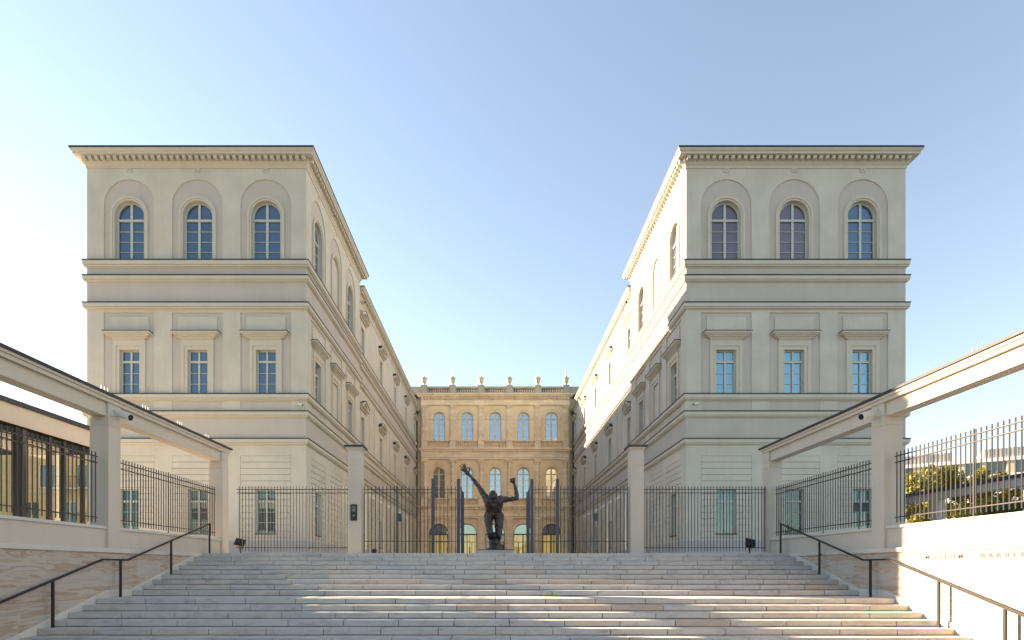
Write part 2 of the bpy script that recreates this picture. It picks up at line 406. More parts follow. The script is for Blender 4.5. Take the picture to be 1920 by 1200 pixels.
# ------------------------------------------------------------------ pergolas (pillars + beam) and gate pillars
def pillar_mesh(mb, x0, x1, y0, y1, z0, z1):
    # shaft with two thin shadow grooves under the head
    zz = [z0, z1-.62, z1-.608, z1-.36, z1-.348, z1]
    for a, b, c in ((zz[0], zz[1], 0), (zz[1], zz[2], .012), (zz[2], zz[3], 0), (zz[3], zz[4], .012), (zz[4], zz[5], 0)):
        mb.box(x0+c, x1-c, y0+c, y1-c, a, b)
def pergola(sx, xp, label):
    r = empty('pergola', (sx*(abs(xp)+.25), 18, 0), label, 'pergola')
    a = abs(xp); x0, x1 = sorted((sx*a, sx*(a+.51)))
    for y in (3.2, 9.35, 15.5, 22.0):
        mb = MB(); pillar_mesh(mb, x0, x1, y, y+.51, -.1, 4.0); mb.build('pillar', 'wallp', r)
    mb = MB()
    xi0, xi1 = sorted((sx*(a+.07), sx*(a+.44)))
    for p, q in ((-6, 3.2), (3.71, 9.35), (9.86, 15.5), (16.01, 22.0)):
        mb.box(xi0, xi1, p, q, 3.63, 4.0)
    # moulded top: two fascia steps running over the pillars
    x2, x3 = sorted((sx*(a-.03), sx*(a+.54))); mb.box(x2, x3, -6, 22.54, 4.002, 4.10)
    x4, x5 = sorted((sx*(a-.07), sx*(a+.58))); mb.box(x4, x5, -6, 22.58, 4.10, 4.17)
    mb.build('beam', 'wallp', r)
    mb = MB(); x6, x7 = sorted((sx*(a-.12), sx*(a+.63))); mb.box(x6, x7, -6, 22.63, 4.172, 4.235); mb.build('beam_capping', 'zinc', r)
    return r
pergola(-1, X_L, 'left pergola in shade, plaster pillars carrying a long beam beside the stairs')
pergola(1, X_R, 'right pergola with sunlit beam on plaster pillars beside the stairs')
def gate_pillar(x0, label):
    r = empty('gate_pillar', (x0+.25, 22.25, 0), label, 'pillar', 'free-standing pillars in the fence line')
    mb = MB(); pillar_mesh(mb, x0, x0+.51, 22.0, 22.51, 0, 4.06); mb.build('shaft', 'wallp', r)
    mb = MB(); mb.box(x0-.03, x0+.54, 21.97, 22.54, 4.062, 4.12); mb.box(x0-.07, x0+.58, 21.93, 22.58, 4.12, 4.17); mb.build('pillar_head', 'wallp', r)
    mb = MB(); mb.box(x0-.12, x0+.63, 21.88, 22.63, 4.172, 4.24); mb.build('pillar_cap', 'zinc', r)
    return r
gate_pillar(-5.68, 'square plaster pillar left of the statue, with a black panel on it')
gate_pillar(5.33, 'square plaster pillar right of the statue, without a panel')
t = empty('intercom_panel', (-5.43, 21.98, 1.3), 'tall black intercom panel on the front of the left square pillar', 'panel')
mb = MB(); mb.box(-5.57, -5.32, 21.955, 21.998, 1.31, 1.94); mb.build('housing', 'black', t)
mb = MB(); mb.box(-5.52, -5.37, 21.948, 21.954, 1.66, 1.88); mb.build('screen', 'gdark', t)
mb = MB(); mb.tube((-5.445, 21.953, 1.5), (-5.445, 21.945, 1.5), .02, seg=12); mb.build('button', 'steelw', t)

# ------------------------------------------------------------------ fences
def fence(label, f, u0, u1, sp, ztop, zbot, rails, posts=(), r=.016, ext=(0, 0), foot=None, mat='iron', group='iron bar fences', plates=()):
    a = f.p((u0+u1)/2, 0, 0)
    root = empty('fence', (a[0], a[1], zbot), label, 'fence', group)
    mb = MB(); n = max(1, int(round((u1-u0)/sp)))
    for i in range(n+1):
        u = u0+(u1-u0)*i/n; p = f.p(u, zbot); q = f.p(u, ztop)
        mb.tube(p, q, r, seg=6)
    mb.build('bars', mat, root)
    for z in rails:
        mb = MB(); mb.fbox(f, u0-ext[0], u1+ext[1], z-.012, z+.012, -.022, .022); mb.build('rail', mat, root)
    for u in posts:
        mb = MB(); mb.fbox(f, u-(.022 if foot is None else .013), u+(.022 if foot is None else .013), foot if foot is not None else 0, ztop+.02, -.013, .013); mb.build('post', 'bluesteel' if mat == 'iron' and foot is None else mat, root)
    for u in plates:
        mb = MB(); mb.fbox(f, u, u+.16, 1.30, 1.61, .03, .045); mb.build('sign_plate', 'bluesteel', root)
    return root
fr = F(0, 22.25, 1, 0, 0, -1)
fence('left front fence of close iron bars between the shaded end pillar and the square pillar', fr, -10.02, -5.78, .126, 2.68, .12, (2.56, 2.42, .265), ext=(.1, .1))
fence('right front fence of close iron bars between the square pillar and the sunny side pergola', fr, 5.90, 10.66, .126, 2.68, .12, (2.56, 2.42, .265), ext=(.1, .1))
fence('wide-spaced fence bars just left of the gate opening, with a small plate on its post', fr, -5.10, -2.45, .144, 2.68, .03, (2.55, 2.42, .52), posts=(-3.82,), plates=(-3.80,))
fence('wide-spaced fence bars just right of the gate opening, with a small plate on its post', fr, 2.62, 5.27, .144, 2.68, .03, (2.55, 2.42, .52), posts=(3.93,), plates=(3.95,))
RL = (2.50, 2.33, .84)
def side(sx, x, lab1, lab2):
    f = F(x, 0, 0, 1, -sx, 0)
    fence(lab1, f, 16.1, 21.9, .135, 2.62, .70, RL, ext=(.05, .05), posts=(18.8,), foot=.6, group='side fences on the parapets')
    fence(lab2, f, 1.8, 15.36, .14, 2.62, .70, RL, ext=(0, .06), posts=(4.9, 9.0, 12.9), foot=.6, group='side fences on the parapets')
side(-1, X_L-.255, 'iron fence on the left parapet between the two shaded pillars', 'iron fence on the left parapet in front of the glazed pavilion')
side(1, X_R+.255, 'iron fence on the right parapet between the pillars, in front of the right tower', 'sunlit fence on the right parapet in front of the trees')
# gates
def gate(xa, xb, s, label):
    """xa outer heavy post, xb inner heavy post; the leaf beside the opening stands open, turned back"""
    r = empty('gate', ((xa+xb)/2, 22.25, 0), label, 'gate', 'steel gates by the statue')
    for x in (xa, xb):
        mb = MB(); mb.box(x-.06, x+.06, 22.19, 22.31, 0, 2.97); mb.build('gate_post', 'bluesteel', r)
    lo, hi = sorted((xa, xb)); n = int((hi-lo-.24)/.13)
    mb = MB()
    for i in range(n+1):
        x = lo+.12+(hi-lo-.24)*i/n; mb.tube((x, 22.25, .03), (x, 22.25, 2.68), .012, seg=6)
    mb.build('bars', 'iron', r)
    for z in (2.55, 2.42, .52):
        mb = MB(); mb.box(lo+.06, hi-.06, 22.235, 22.265, z-.011, z+.011); mb.build('rail', 'iron', r)
    # open leaf running back into the court from the inner post
    mb = MB(); x = xb-s*.10
    mb.box(x-.02, x+.02, 22.35, 22.39, .05, 2.68); mb.box(x-.035, x+.035, 23.75, 23.82, .05, 2.66)
    for z in (2.55, 2.42, .52): mb.box(x-.012, x+.012, 22.39, 23.75, z-.011, z+.011)
    for i in range(9): mb.tube((x, 22.5+i*.14, .05), (x, 22.5+i*.14, 2.62), .012, seg=6)
    mb.build('open_leaf', 'bluesteel', r)
gate(-2.39, -1.39, -1, 'blue-grey steel gate left of the statue, between two tall posts')
gate(2.50, 1.50, 1, 'blue-grey steel gate right of the statue, between two tall posts')

# ------------------------------------------------------------------ handrails
def handrail(sx, x, label):
    r = empty('handrail', (x, 16, -1.35), label, 'handrail', 'handrails on the stair walls')
    for y, z0, z1 in ((20.68, 0, 1.08), (18.22, -.75, .345), (15.75, -1.35, -.31), (13.33, -1.95, -.86), (11.6, -2.25, -1.39)):
        mb = MB(); mb.box(x-.022, x+.022, y-.03, y+.03, z0, z1); mb.build('rail_post', 'rail', r)
    mb = MB(); sl = .302
    pts = [(20.72, 1.11), (16.05, -.30), (15.03, -.30), (11.0, -.30-(15.03-11.0)*.306)]
    f = F(x, 0, 0, 1, -sx, 0)
    outer = [(p[0], p[1]+.012) for p in pts]+[(p[0], p[1]-.038) for p in pts[::-1]]
    mb.plate(f, outer, [], -.022, .022, back=True); mb.build('rail_bar', 'rail', r)
    mb = MB(); mb.box(x-.03, x+.06*1, 18.17, 18.2, -.12, -.08); mb.build('bracket', 'rail', r)
handrail(-1, -10.40, 'dark steel handrail down the shaded left side of the stairs')
handrail(1, 10.49, 'steel handrail down the sunny right side of the stairs')

# ------------------------------------------------------------------ museum wings
COURSES = [(15.78, .39), (14.97, .35), (13.53, .36), (8.70, .36), (7.78, .34), (6.33, .34)]
def course_prof(zt, h):
    return [(-.05, zt-.012), (.15, zt-.012), (.15, zt-h*.64), (.10, zt-h*.64), (.10, zt-h*.70), (.125, zt-h*.71), (.115, zt-h*.86), (.04, zt-h*.88), (.035, zt-h), (-.05, zt-h)]
def flash_prof(zt, n=.15):
    return [(-.05, zt+.05), (.02, zt+.05), (n+.025, zt+.016), (n+.025, zt-.038), (n+.004, zt-.038), (n+.004, zt-.010), (-.05, zt-.010)]
def cornice_prof(zt, h=.75, p=.55):
    k = h/.75
    return [(-.05, zt), (p, zt), (p, zt-.06*k), (p-.05, zt-.12*k), (p-.10, zt-.15*k), (p-.10, zt-.25*k), (.16, zt-.25*k),
            (.16, zt-.46*k), (.12, zt-.49*k), (.10, zt-.54*k), (.06, zt-.58*k), (.04, zt-.60*k), (.04, zt-.74*k), (-.05, zt-.74*k)]
def rect_corner(x0, x1, y0, y1):
    c = [(x0, y0, -1, -1), (x1, y0, 1, -1), (x1, y1, 1, 1), (x0, y1, -1, 1)]
    return [(lambda n, z, c=c_: (c[0]+c[2]*n, c[1]+c[3]*n, z)) for c_ in c]
def dentils(mb, f, u0, u1, z0, z1, n0, n1, sp=.33, w=.17):
    n = int(round((u1-u0)/sp)); s = (u1-u0)/n
    for i in range(n):
        u = u0+s*(i+.5); mb.fbox(f, u-w/2, u+w/2, z0, z1, n0, n1)
def window_frame(f, root, outline, uc, hw, zb, zt, transom, bars, gl, fm='frame', name='window', n=-.26, fw=.075, mull=.045, label=None):
    """casement: outer frame ring, mullion, transom, thin glazing bars; glass as sub-part"""
    mb = MB()
    inner = []
    cx = uc; cz = (zb+zt)/2
    def shrink(p):
        u, z = p; return (u, z)
    if len(outline) > 6:      # arched
        seg = len(outline)-3; zs = zt-hw
        inner = arch(uc, hw-fw, zb+fw*.6, zs, seg)
    else: inner = rect(uc-hw+fw, uc+hw-fw, zb+fw*.6, zt-fw)
    mb.plate(f, outline, [inner], n-.03, n+.03)
    mb.fbox(f, uc-mull, uc+mull, zb+fw*.5, zt-fw*.6, n-.03, n+.045)
    mb.fbox(f, uc-hw+fw*.5, uc+hw-fw*.5, transom-.055, transom+.055, n-.03, n+.06)
    for z in bars: mb.fbox(f, uc-hw+fw*.5, uc+hw-fw*.5, z-.013, z+.013, n-.02, n+.015)
    w = mb.build(name, fm, root, label=label)
    gm = MB(); gm.plate(f, inner, [], n-.05, n-.02); gm.build('glass', gl, w)
    return w
def level_wall(mb, f, u0, u1, z0, z1, holes): mb.plate(f, rect(u0, u1, z0, z1), holes, 0, 0)
def hood(f, mb, fl, uc, zt, hw, kind):
    """window hoods: flat, triangular or segmental"""
    if kind == 'flat':
        for a, n, z0, z1 in ((hw, .30, zt-.10, zt), (hw-.07, .24, zt-.17, zt-.10), (hw-.16, .17, zt-.24, zt-.17), (hw-.26, .11, zt-.31, zt-.24), (hw-.37, .07, zt-.38, zt-.31)):
            mb.fbox(f, uc-a, uc+a, z0, z1, -.05, n)
        fl.fbox(f, uc-hw-.03, uc+hw+.03, zt+.001, zt+.03, -.05, .33)
    else:
        z0 = zt-.7; mb.fbox(f, uc-hw+.14, uc+hw-.14, z0-.12, z0, -.05, .13); mb.fbox(f, uc-hw+.04, uc+hw-.04, z0, z0+.06, -.05, .22); mb.fbox(f, uc-hw, uc+hw, z0+.06, z0+.15, -.05, .30)
        zb = z0+.15
        if kind == 'tri':
            out = [(uc-hw, zb), (uc+hw, zb), (uc+hw, zb+.08), (uc, zt), (uc-hw, zb+.08)]
            inn = [(uc-hw+.32, zb+.02), (uc+hw-.32, zb+.02), (uc, zt-.17)]
        else:
            out = [(uc-hw, zb), (uc+hw, zb)]+[(uc+hw*math.cos(q), zb+.08+(zt-zb-.08)*math.sin(q)) for q in [math.pi*i/12 for i in range(13)]]
            inn = [(uc-hw+.24, zb+.02), (uc+hw-.24, zb+.02)]+[(uc+(hw-.24)*math.cos(q), zb+.03+(zt-zb-.18)*math.sin(q)) for q in [math.pi*i/12 for i in range(1, 12)]]
        mb.plate(f, out, [inn], .0, .28); mb.plate(f, inn, [], 0, .06)
        top = out[2:]
        n = len(top)
        for i in range(n-1):
            (a, b), (c, d) = top[i], top[i+1]
            fl.add([f.p(a, b+.004, 0), f.p(c, d+.004, 0), f.p(c, d+.004, .32), f.p(a, b+.004, .32),
                    f.p(a, b+.03, 0), f.p(c, d+.03, 0), f.p(c, d+.03, .32), f.p(a, b+.03, .32)],
                   [(0, 1, 2, 3), (4, 7, 6, 5), (3, 2, 6, 7), (0, 4, 5, 1), (0, 3, 7, 4), (1, 5, 6, 2)])
def ground_panel(f, PW, RC, GR, uc, hw, window, root, gl):
    """rusticated ground-floor panel: slabs over a set-back backing, optional window"""
    z0, z1 = .95, 5.43; h = .334
    wh = .51; wz0, wz1 = 1.31, 3.66
    hole = [rect(uc-wh, uc+wh, wz0, wz1)] if window else []
    GR = MB(); RC = MB()
    RC.plate(f, rect(uc-hw, uc+hw, z0-.1, z1), hole, -.4 if window else -.05, -.05)
    z = z1-h*int((z1-z0)/h)-h
    k = 0
    while z < z1-.01:
        a, b = max(z, z0-.1)+.014, z+h-.014
        if window and a < wz1 and b > wz0:
            # pieces left and right, plus bits above/below the opening
            GR.fbox(f, uc-hw+.012, uc-wh-.006, a, b, -.05, -.004); GR.fbox(f, uc+wh+.006, uc+hw-.012, a, b, -.05, -.004)
            if b > wz1+.02: GR.fbox(f, uc-wh-.006, uc+wh+.006, wz1+.012, b, -.05, -.004)
            if a < wz0-.02: GR.fbox(f, uc-wh-.006, uc+wh+.006, a, wz0-.012, -.05, -.004)
        else: GR.fbox(f, uc-hw+.012, uc+hw-.012, a, b, -.05, -.004)
        z += h
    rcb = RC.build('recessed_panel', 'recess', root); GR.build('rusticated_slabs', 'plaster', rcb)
    if window:
        w = window_frame(f, root, rect(uc-wh, uc+wh, wz0, wz1), uc, wh, wz0, wz1, 3.02, (2.46, 1.9), gl, n=-.22, fw=.06)
        mb = MB(); mb.fbox(f, uc-wh-.07, uc+wh+.07, wz0-.05, wz0-.005, -.2, .05); mb.build('sill', 'zinc', w)
def tower_face(f, W, bays, root, blind=(), glU=('gblue',)*3, glM=('gblue',)*3, glG=('gteal',)*3, parts=None):
    PW, BD, RC, TR, GR, FL = parts
    HP = 1.34
    # ground
    level_wall(PW, f, 0, W, -.1, 6.15, [rect(u-HP, u+HP, .85, 5.43) for u in bays])
    for i, u in enumerate(bays):
        ground_panel(f, PW, RC, GR, u, HP, i not in blind, root, glG[i])
        PW.plate(f, rect(u-HP, u+HP, .85, 5.43), [rect(u-HP+.001, u+HP-.001, .851, 5.429)], -.05, 0)
    # wide grey band and small panels between the two sill courses
    level_wall(BD, f, 0, W, 6.15, 7.6, [])
    level_wall(PW, f, 0, W, 7.6, 8.5, [rect(u-HP, u+HP, 7.7, 8.42) for u in bays])
    for u in bays: RC = MB(); RC.plate(f, rect(u-HP, u+HP, 7.7, 8.42), [], -.02, -.02); RC.build('recessed_panel', 'recess', root); PW.plate(f, rect(u-HP, u+HP, 7.7, 8.42), [rect(u-HP+.001, u+HP-.001, 7.701, 8.419)], -.02, 0)
    # main floor
    level_wall(PW, f, 0, W, 8.5, 13.3, [rect(u-HP, u+HP, 8.6, 13.03) for u in bays])
    for i, u in enumerate(bays):
        wo = rect(u-.53, u+.53, 8.71, 11.07)
        dn = -.4 if i not in blind else -.12
        PW.plate(f, rect(u-HP, u+HP, 8.6, 13.03), [rect(u-HP+.001, u+HP-.001, 8.601, 13.029)], -.05, 0)
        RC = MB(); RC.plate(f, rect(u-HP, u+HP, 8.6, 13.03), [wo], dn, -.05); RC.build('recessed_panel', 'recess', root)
        PW.plate(f, rect(u-1.04, u+1.04, 11.95, 12.81), [], -.05, .0)
        TR.plate(f, [(u-.86, 8.62), (u+.86, 8.62), (u+.86, 11.6), (u-.86, 11.6)], [rect(u-.70, u+.70, 8.63, 11.26)], -.05, .025)
        TR.plate(f, rect(u-.70, u+.70, 8.63, 11.26), [rect(u-.531, u+.531, 8.705, 11.071)], -.05, -.015)
        hood(f, TR, FL, u, 11.95, 1.22, 'flat')
        if i in blind: PW.plate(f, wo, [], -.12, -.12)
        else: window_frame(f, root, wo, u, .53, 8.71, 11.07, 10.47, (9.87, 9.3), glM[i], n=-.24, fw=.065)
    # grey bands under the top floor
    level_wall(BD, f, 0, W, 13.3, 15.6, [])
    # top floor
    level_wall(PW, f, 0, W, 15.6, 21.3, [arch(u, 1.335, 15.7, 18.77) for u in bays])
    for i, u in enumerate(bays):
        wo = arch(u, .78, 15.79, 18.22)
        dn = -.4 if i not in blind else -.14
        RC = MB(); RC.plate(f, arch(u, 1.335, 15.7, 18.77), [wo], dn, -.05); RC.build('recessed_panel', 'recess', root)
        PW.plate(f, arch(u, 1.335, 15.7, 18.77), [arch(u, 1.334, 15.701, 18.77)], -.05, 0)
        TR.plate(f, arch(u, .99, 15.71, 18.22), [arch(u, .88, 15.72, 18.22)], -.05, .03)
        TR.plate(f, arch(u, .88, 15.715, 18.22), [arch(u, .781, 15.72, 18.22)], -.05, -.015)
        if i in blind: PW.plate(f, wo, [], -.14, -.14)
        else: window_frame(f, root, wo, u, .78, 15.79, 19.0, 18.03, (17.45, 16.9, 16.35), glU[i], n=-.26, fw=.09, mull=.06)
        TR.plate(f, rect(u-.14, u+.14, 20.46, 20.66), [rect(u-.07, u+.07, 20.5, 20.61)], 0, .03)
    TR_ = BD
    level_wall(GR, f, 0, W, -.12, .93, []) if False else None
def wing(sx, x_in, x_out, xw_in, bF, bS, root, glU, glM, glG, sideGl):
    PW, BD, RC, TR, GR, FL = (MB() for _ in range(6))
    parts = (PW, BD, RC, TR, GR, FL)
    xa, xb = sorted((x_in, x_out)); W = xb-xa
    ff = F(xa, 30, 1, 0, 0, -1); fs = F(x_in, 30, 0, 1, -sx, 0)
    tower_face(ff, W, [b-xa for b in bF], root, (), glU, glM, glG, parts)
    tower_face(fs, 12., bS, root, (1,), sideGl, sideGl, sideGl, parts)
    # outer and rear walls of the tower
    PW.add([(x_out, 30, -.1), (x_out, 42, -.1), (x_out, 42, 21.3), (x_out, 30, 21.3)], [(0, 1, 2, 3)])
    PW.add([(xa, 42, -.1), (xb, 42, -.1), (xb, 42, 21.3), (xa, 42, 21.3)], [(0, 1, 2, 3)])
    rc = rect_corner(xa, xb, 30, 42)
    for zt, h in COURSES: TR.sweep(rc, course_prof(zt, h), True); FL.sweep(rc, flash_prof(zt), True)
    CO = MB(); CO.sweep(rc, cornice_prof(21.40), True)
    for f_, w_ in ((ff, W), (fs, 12.)): dentils(CO, f_, -.12, w_+.12, 20.97, 21.145, .1, .36)
    PL = MB(); PL.sweep(rc, [(-.05, .93), (.03, .93), (.06, .90), (.06, -.1), (-.05, -.1)], True)
    # wing behind the tower
    y0, y1 = 42., 74.2; L = y1-y0; fw = F(xw_in, y0, 0, 1, -sx, 0); HP = 1.2
    cs = [1.7+3.575*i for i in range(9)]
    wins = cs[0::2]; blanks = cs[1::2]
    level_wall(PW, fw, 0, L, -.1, 6.15, [rect(u-HP, u+HP, .85, 5.43) for u in cs])
    for i, u in enumerate(cs):
        ground_panel(fw, PW, RC, GR, u, HP, i % 2 == 0, root, 'gdark')
    level_wall(BD, fw, 0, L, 6.15, 7.6, []); level_wall(PW, fw, 0, L, 7.6, 8.5, [])
    mid = [rect(u-.5, u+.5, 8.71, 11.1) for u in wins]
    level_wall(PW, fw, 0, L, 8.5, 13.3, mid)
    level_wall(BD, fw, 0, L, 13.3, 15.6, [])
    up = [rect(u-.5, u+.5, 15.79, 18.0) for u in wins]
    level_wall(PW, fw, 0, L, 15.6, 20.45, up)
    kinds = ['tri', 'seg', 'seg', 'seg', 'tri']
    for i, u in enumerate(wins):
        for lv, (zb, zt, tr, br) in enumerate(((8.71, 11.1, 10.47, (9.87, 9.3)), (15.79, 18.0, 17.4, (16.85, 16.3)))):
            PW.plate(fw, rect(u-.5, u+.5, zb, zt), [rect(u-.4999, u+.4999, zb+.0001, zt-.0001)], -.35, 0)
            TR.plate(fw, rect(u-.78, u+.78, zb-.06, zt+.42), [rect(u-.502, u+.502, zb-.05, zt+.002)], 0, .025)
            hood(fw, TR, FL, u, zt+1.28, 1.18, kinds[i])
            window_frame(fw, root, rect(u-.5, u+.5, zb, zt), u, .5, zb, zt, tr, br, 'gdark', n=-.22, fw=.06)
    for u in blanks[:4]:      # flat pilaster strips between the windows of the main floor
        for o in (-.95, .95):
            TR.fbox(fw, u+o-.33, u+o+.33, 8.6, 12.9, -.01, .03)
        TR.plate(fw, rect(u-.5, u+.5, 8.6, 12.7), [rect(u-.42, u+.42, 8.61, 12.6)], 0, .015)
    rcw = [(lambda n, z: (xw_in-sx*n, y0-.04, z)), (lambda n, z: (xw_in-sx*n, y1, z))]
    for zt, h in COURSES: TR.sweep(rcw, course_prof(zt, h), False); FL.sweep(rcw, flash_prof(zt), False)
    rcc = [(lambda n, z: (xw_in-sx*n, y0+.16, z)), (lambda n, z: (xw_in-sx*n, y1-.05, z))]
    CO.sweep(rcc, cornice_prof(20.48, .72, .5), False); dentils(CO, fw, .2, L-.1, 20.06, 20.235, .1, .33)
    PL.sweep(rcw, [(-.05, .93), (.03, .93), (.06, .90), (.06, -.1), (-.05, -.1)], False)
    PW.build('wall', 'plaster', root); BD.build('wall_band', 'band', root)
    TR.build('mouldings', 'trim', root)
    FL.build('flashing', 'zinc', root); CO.build('cornice', 'trim', root); PL.build('plinth', 'plinth', root)
    # roofs
    RF = MB(); xm = (xa+xb)/2
    RF.add([(xa-.57, 29.43, 21.403), (xb+.57, 29.43, 21.403), (xb+.57, 42.57, 21.403), (xa-.57, 42.57, 21.403),
            (xa-.2, 29.8, 21.56), (xb+.2, 29.8, 21.56), (xb+.2, 42.2, 21.56), (xa-.2, 42.2, 21.56), (xm-1, 35, 21.9), (xm+1, 35, 21.9), (xm+1, 37, 21.9), (xm-1, 37, 21.9),
            (xa-.57, 29.43, 21.49), (xb+.57, 29.43, 21.49), (xb+.57, 42.57, 21.49), (xa-.57, 42.57, 21.49)],
           [(0, 1, 2, 3), (12, 13, 5, 4), (13, 14, 6, 5), (14, 15, 7, 6), (15, 12, 4, 7), (0, 1, 13, 12), (1, 2, 14, 13), (2, 3, 15, 14), (3, 0, 12, 15), (4, 5, 9, 8), (5, 6, 10, 9), (6, 7, 11, 10), (7, 4, 8, 11), (8, 9, 10, 11)])
    xi = xw_in-sx*.52; xo = x_out
    for z0, z1, d in ((20.483, 20.53, 0), (20.53, 20.9, 1.2)):
        a, b = sorted((xi+sx*d, xo-sx*d)); RF.box(a, b, 42.1, 74.1 if d == 0 else 73, z0, z1)
    rf = RF.build('roof', 'zinc', root)
    mb = MB()
    for x in (xa+2.2, xm+.3, xb-.4): mb.tube((x, 30.2, 21.45), (x, 30.2, 22.0), .012, seg=5)
    mb.build('lightning_rods', 'steelw', rf)
    # outer back wall of the wing, closes the volume
    mb = MB(); a, b = sorted((x_out, x_out-sx*.3)); mb.box(a, b, 42.01, 74.1, -.1, 20.48); mb.build('outer_wall', 'plaster', root)
    # downpipe in the corner of the court
    mb = MB(); xd = xw_in-sx*.14
    mb.tube((xw_in-sx*.5, 73.55, 19.95), (xd, 73.55, 19.3), .07); mb.tube((xd, 73.55, 19.32), (xd, 73.55, 0), .085)
    mb.lathe(xd, 73.55, [(0, 19.9), (.16, 19.9), (.14, 19.6), (.085, 19.45)], 8); mb.build('downpipe', 'zinc', root)
rl = empty('museum_wing', (-15.8, 36, 0), 'left museum wing, pale plaster corner tower and long courtyard side in shade', 'building')
wing(-1, -9.96, -21.59, -10.15, (-19.36, -15.74, -12.11), (2.14, 5.72, 9.3), rl, ('gblue',)*3, ('gblue',)*3, ('gteal',)*3, ('gdark',)*3)
rr = empty('museum_wing', (16.0, 36, 0), 'right museum wing, pale plaster corner tower whose courtyard side catches the sun', 'building')
wing(1, 10.2, 21.85, 10.45, (12.34, 15.96, 19.58), (2.14, 5.72, 9.3), rr, ('gpink', 'gpink', 'gblue'), ('gcyan',)*3, ('gteal',)*3, ('gdark',)*3)

# ------------------------------------------------------------------ central block
rm = empty('museum_main_block', (.17, 74.5, 0), 'ochre central block of the museum, with arched windows between pilasters and a balustrade', 'building')
YM = 74.2; CX = .17; SP = 3.70
fm = F(CX, YM, 1, 0, 0, -1)
bc = [SP*i for i in (-2, -1, 0, 1, 2)]; pc = [SP*(i-.5) for i in (-2, -1, 0, 1, 2, 3)]
HW = 9.78
WL, ST, TR, DK = MB(), MB(), MB(), MB()
WL.plate(fm, rect(-HW, HW, 14.1, 21.9), [arch(u, .80, 16.22, 19.18) for u in bc], -0., 0.)
WL.plate(fm, rect(-HW, HW, 7.4, 14.1), [arch(u, .81, 8.69, 11.91) for u in bc], 0, 0)
GW = MB(); GW.plate(fm, rect(-HW, HW, -.1, 7.4), [arch(u, 1.26, 0.0, 4.08) for u in bc], 0, 0)
for u in bc:
    WL.plate(fm, arch(u, .80, 16.22, 19.18), [arch(u, .7999, 16.2201, 19.18)], -.4, 0)
    WL.plate(fm, arch(u, .81, 8.69, 11.91), [arch(u, .8099, 8.6901, 11.91)], -.4, 0)
    GW.plate(fm, arch(u, 1.26, 0, 4.08), [arch(u, 1.2599, .0001, 4.08)], -.6, 0)
GW.build('ground_floor_wall', 'ostone_d', rm); WL.build('wall', 'ochre', rm)
SD = MB()
for s in (-1, 1):     # recessed side strips next to the wings
    a, b = sorted((s*HW, s*(HW+1.6))); SD.fbox(fm, a, b, -.1, 21.9, -.9, -.35); 
    a, b = sorted((s*(HW+.05), s*(HW+.35))); SD.fbox(fm, a, b, -.1, 21.6, -.35, -.15)
    SD.add([fm.p(s*HW, -.1, -.9), fm.p(s*HW, -.1, 0), fm.p(s*HW, 21.9, 0), fm.p(s*HW, 21.9, -.9)], [(0, 1, 2, 3)])
SD.build('side_strips', 'grstone', rm)
def ent(zt, h, p, hw=9.65):    # entablature profile run straight with returns
    return [(-.02, zt), (p, zt), (p, zt-h*.22), (p-.07, zt-h*.35), (p-.07, zt-h*.5), (.22, zt-h*.55), (.2, zt-h), (-.02, zt-h)]
def run(mb, prof, hw):
    c = [(lambda n, z: fm.p(-hw-n, z, -.6)), (lambda n, z: fm.p(-hw-n, z, n)), (lambda n, z: fm.p(hw+n, z, n)), (lambda n, z: fm.p(hw+n, z, -.6))]
    mb.sweep(c, prof, False)
# top cornice, frieze, architrave
run(TR, [(-.02, 22.23), (.75, 22.23), (.75, 22.12), (.66, 22.0), (.60, 21.98), (.60, 21.88), (.3, 21.86), (.3, 21.6), (.24, 21.52), (.22, 21.5), (.22, 21.06), (.27, 21.05), (.27, 20.95), (.22, 20.93), (.22, 20.83), (-.02, 20.83)], 9.45)
dentils(TR, fm, -9.7, 9.7, 21.6, 21.86, .2, .52, .42, .2)
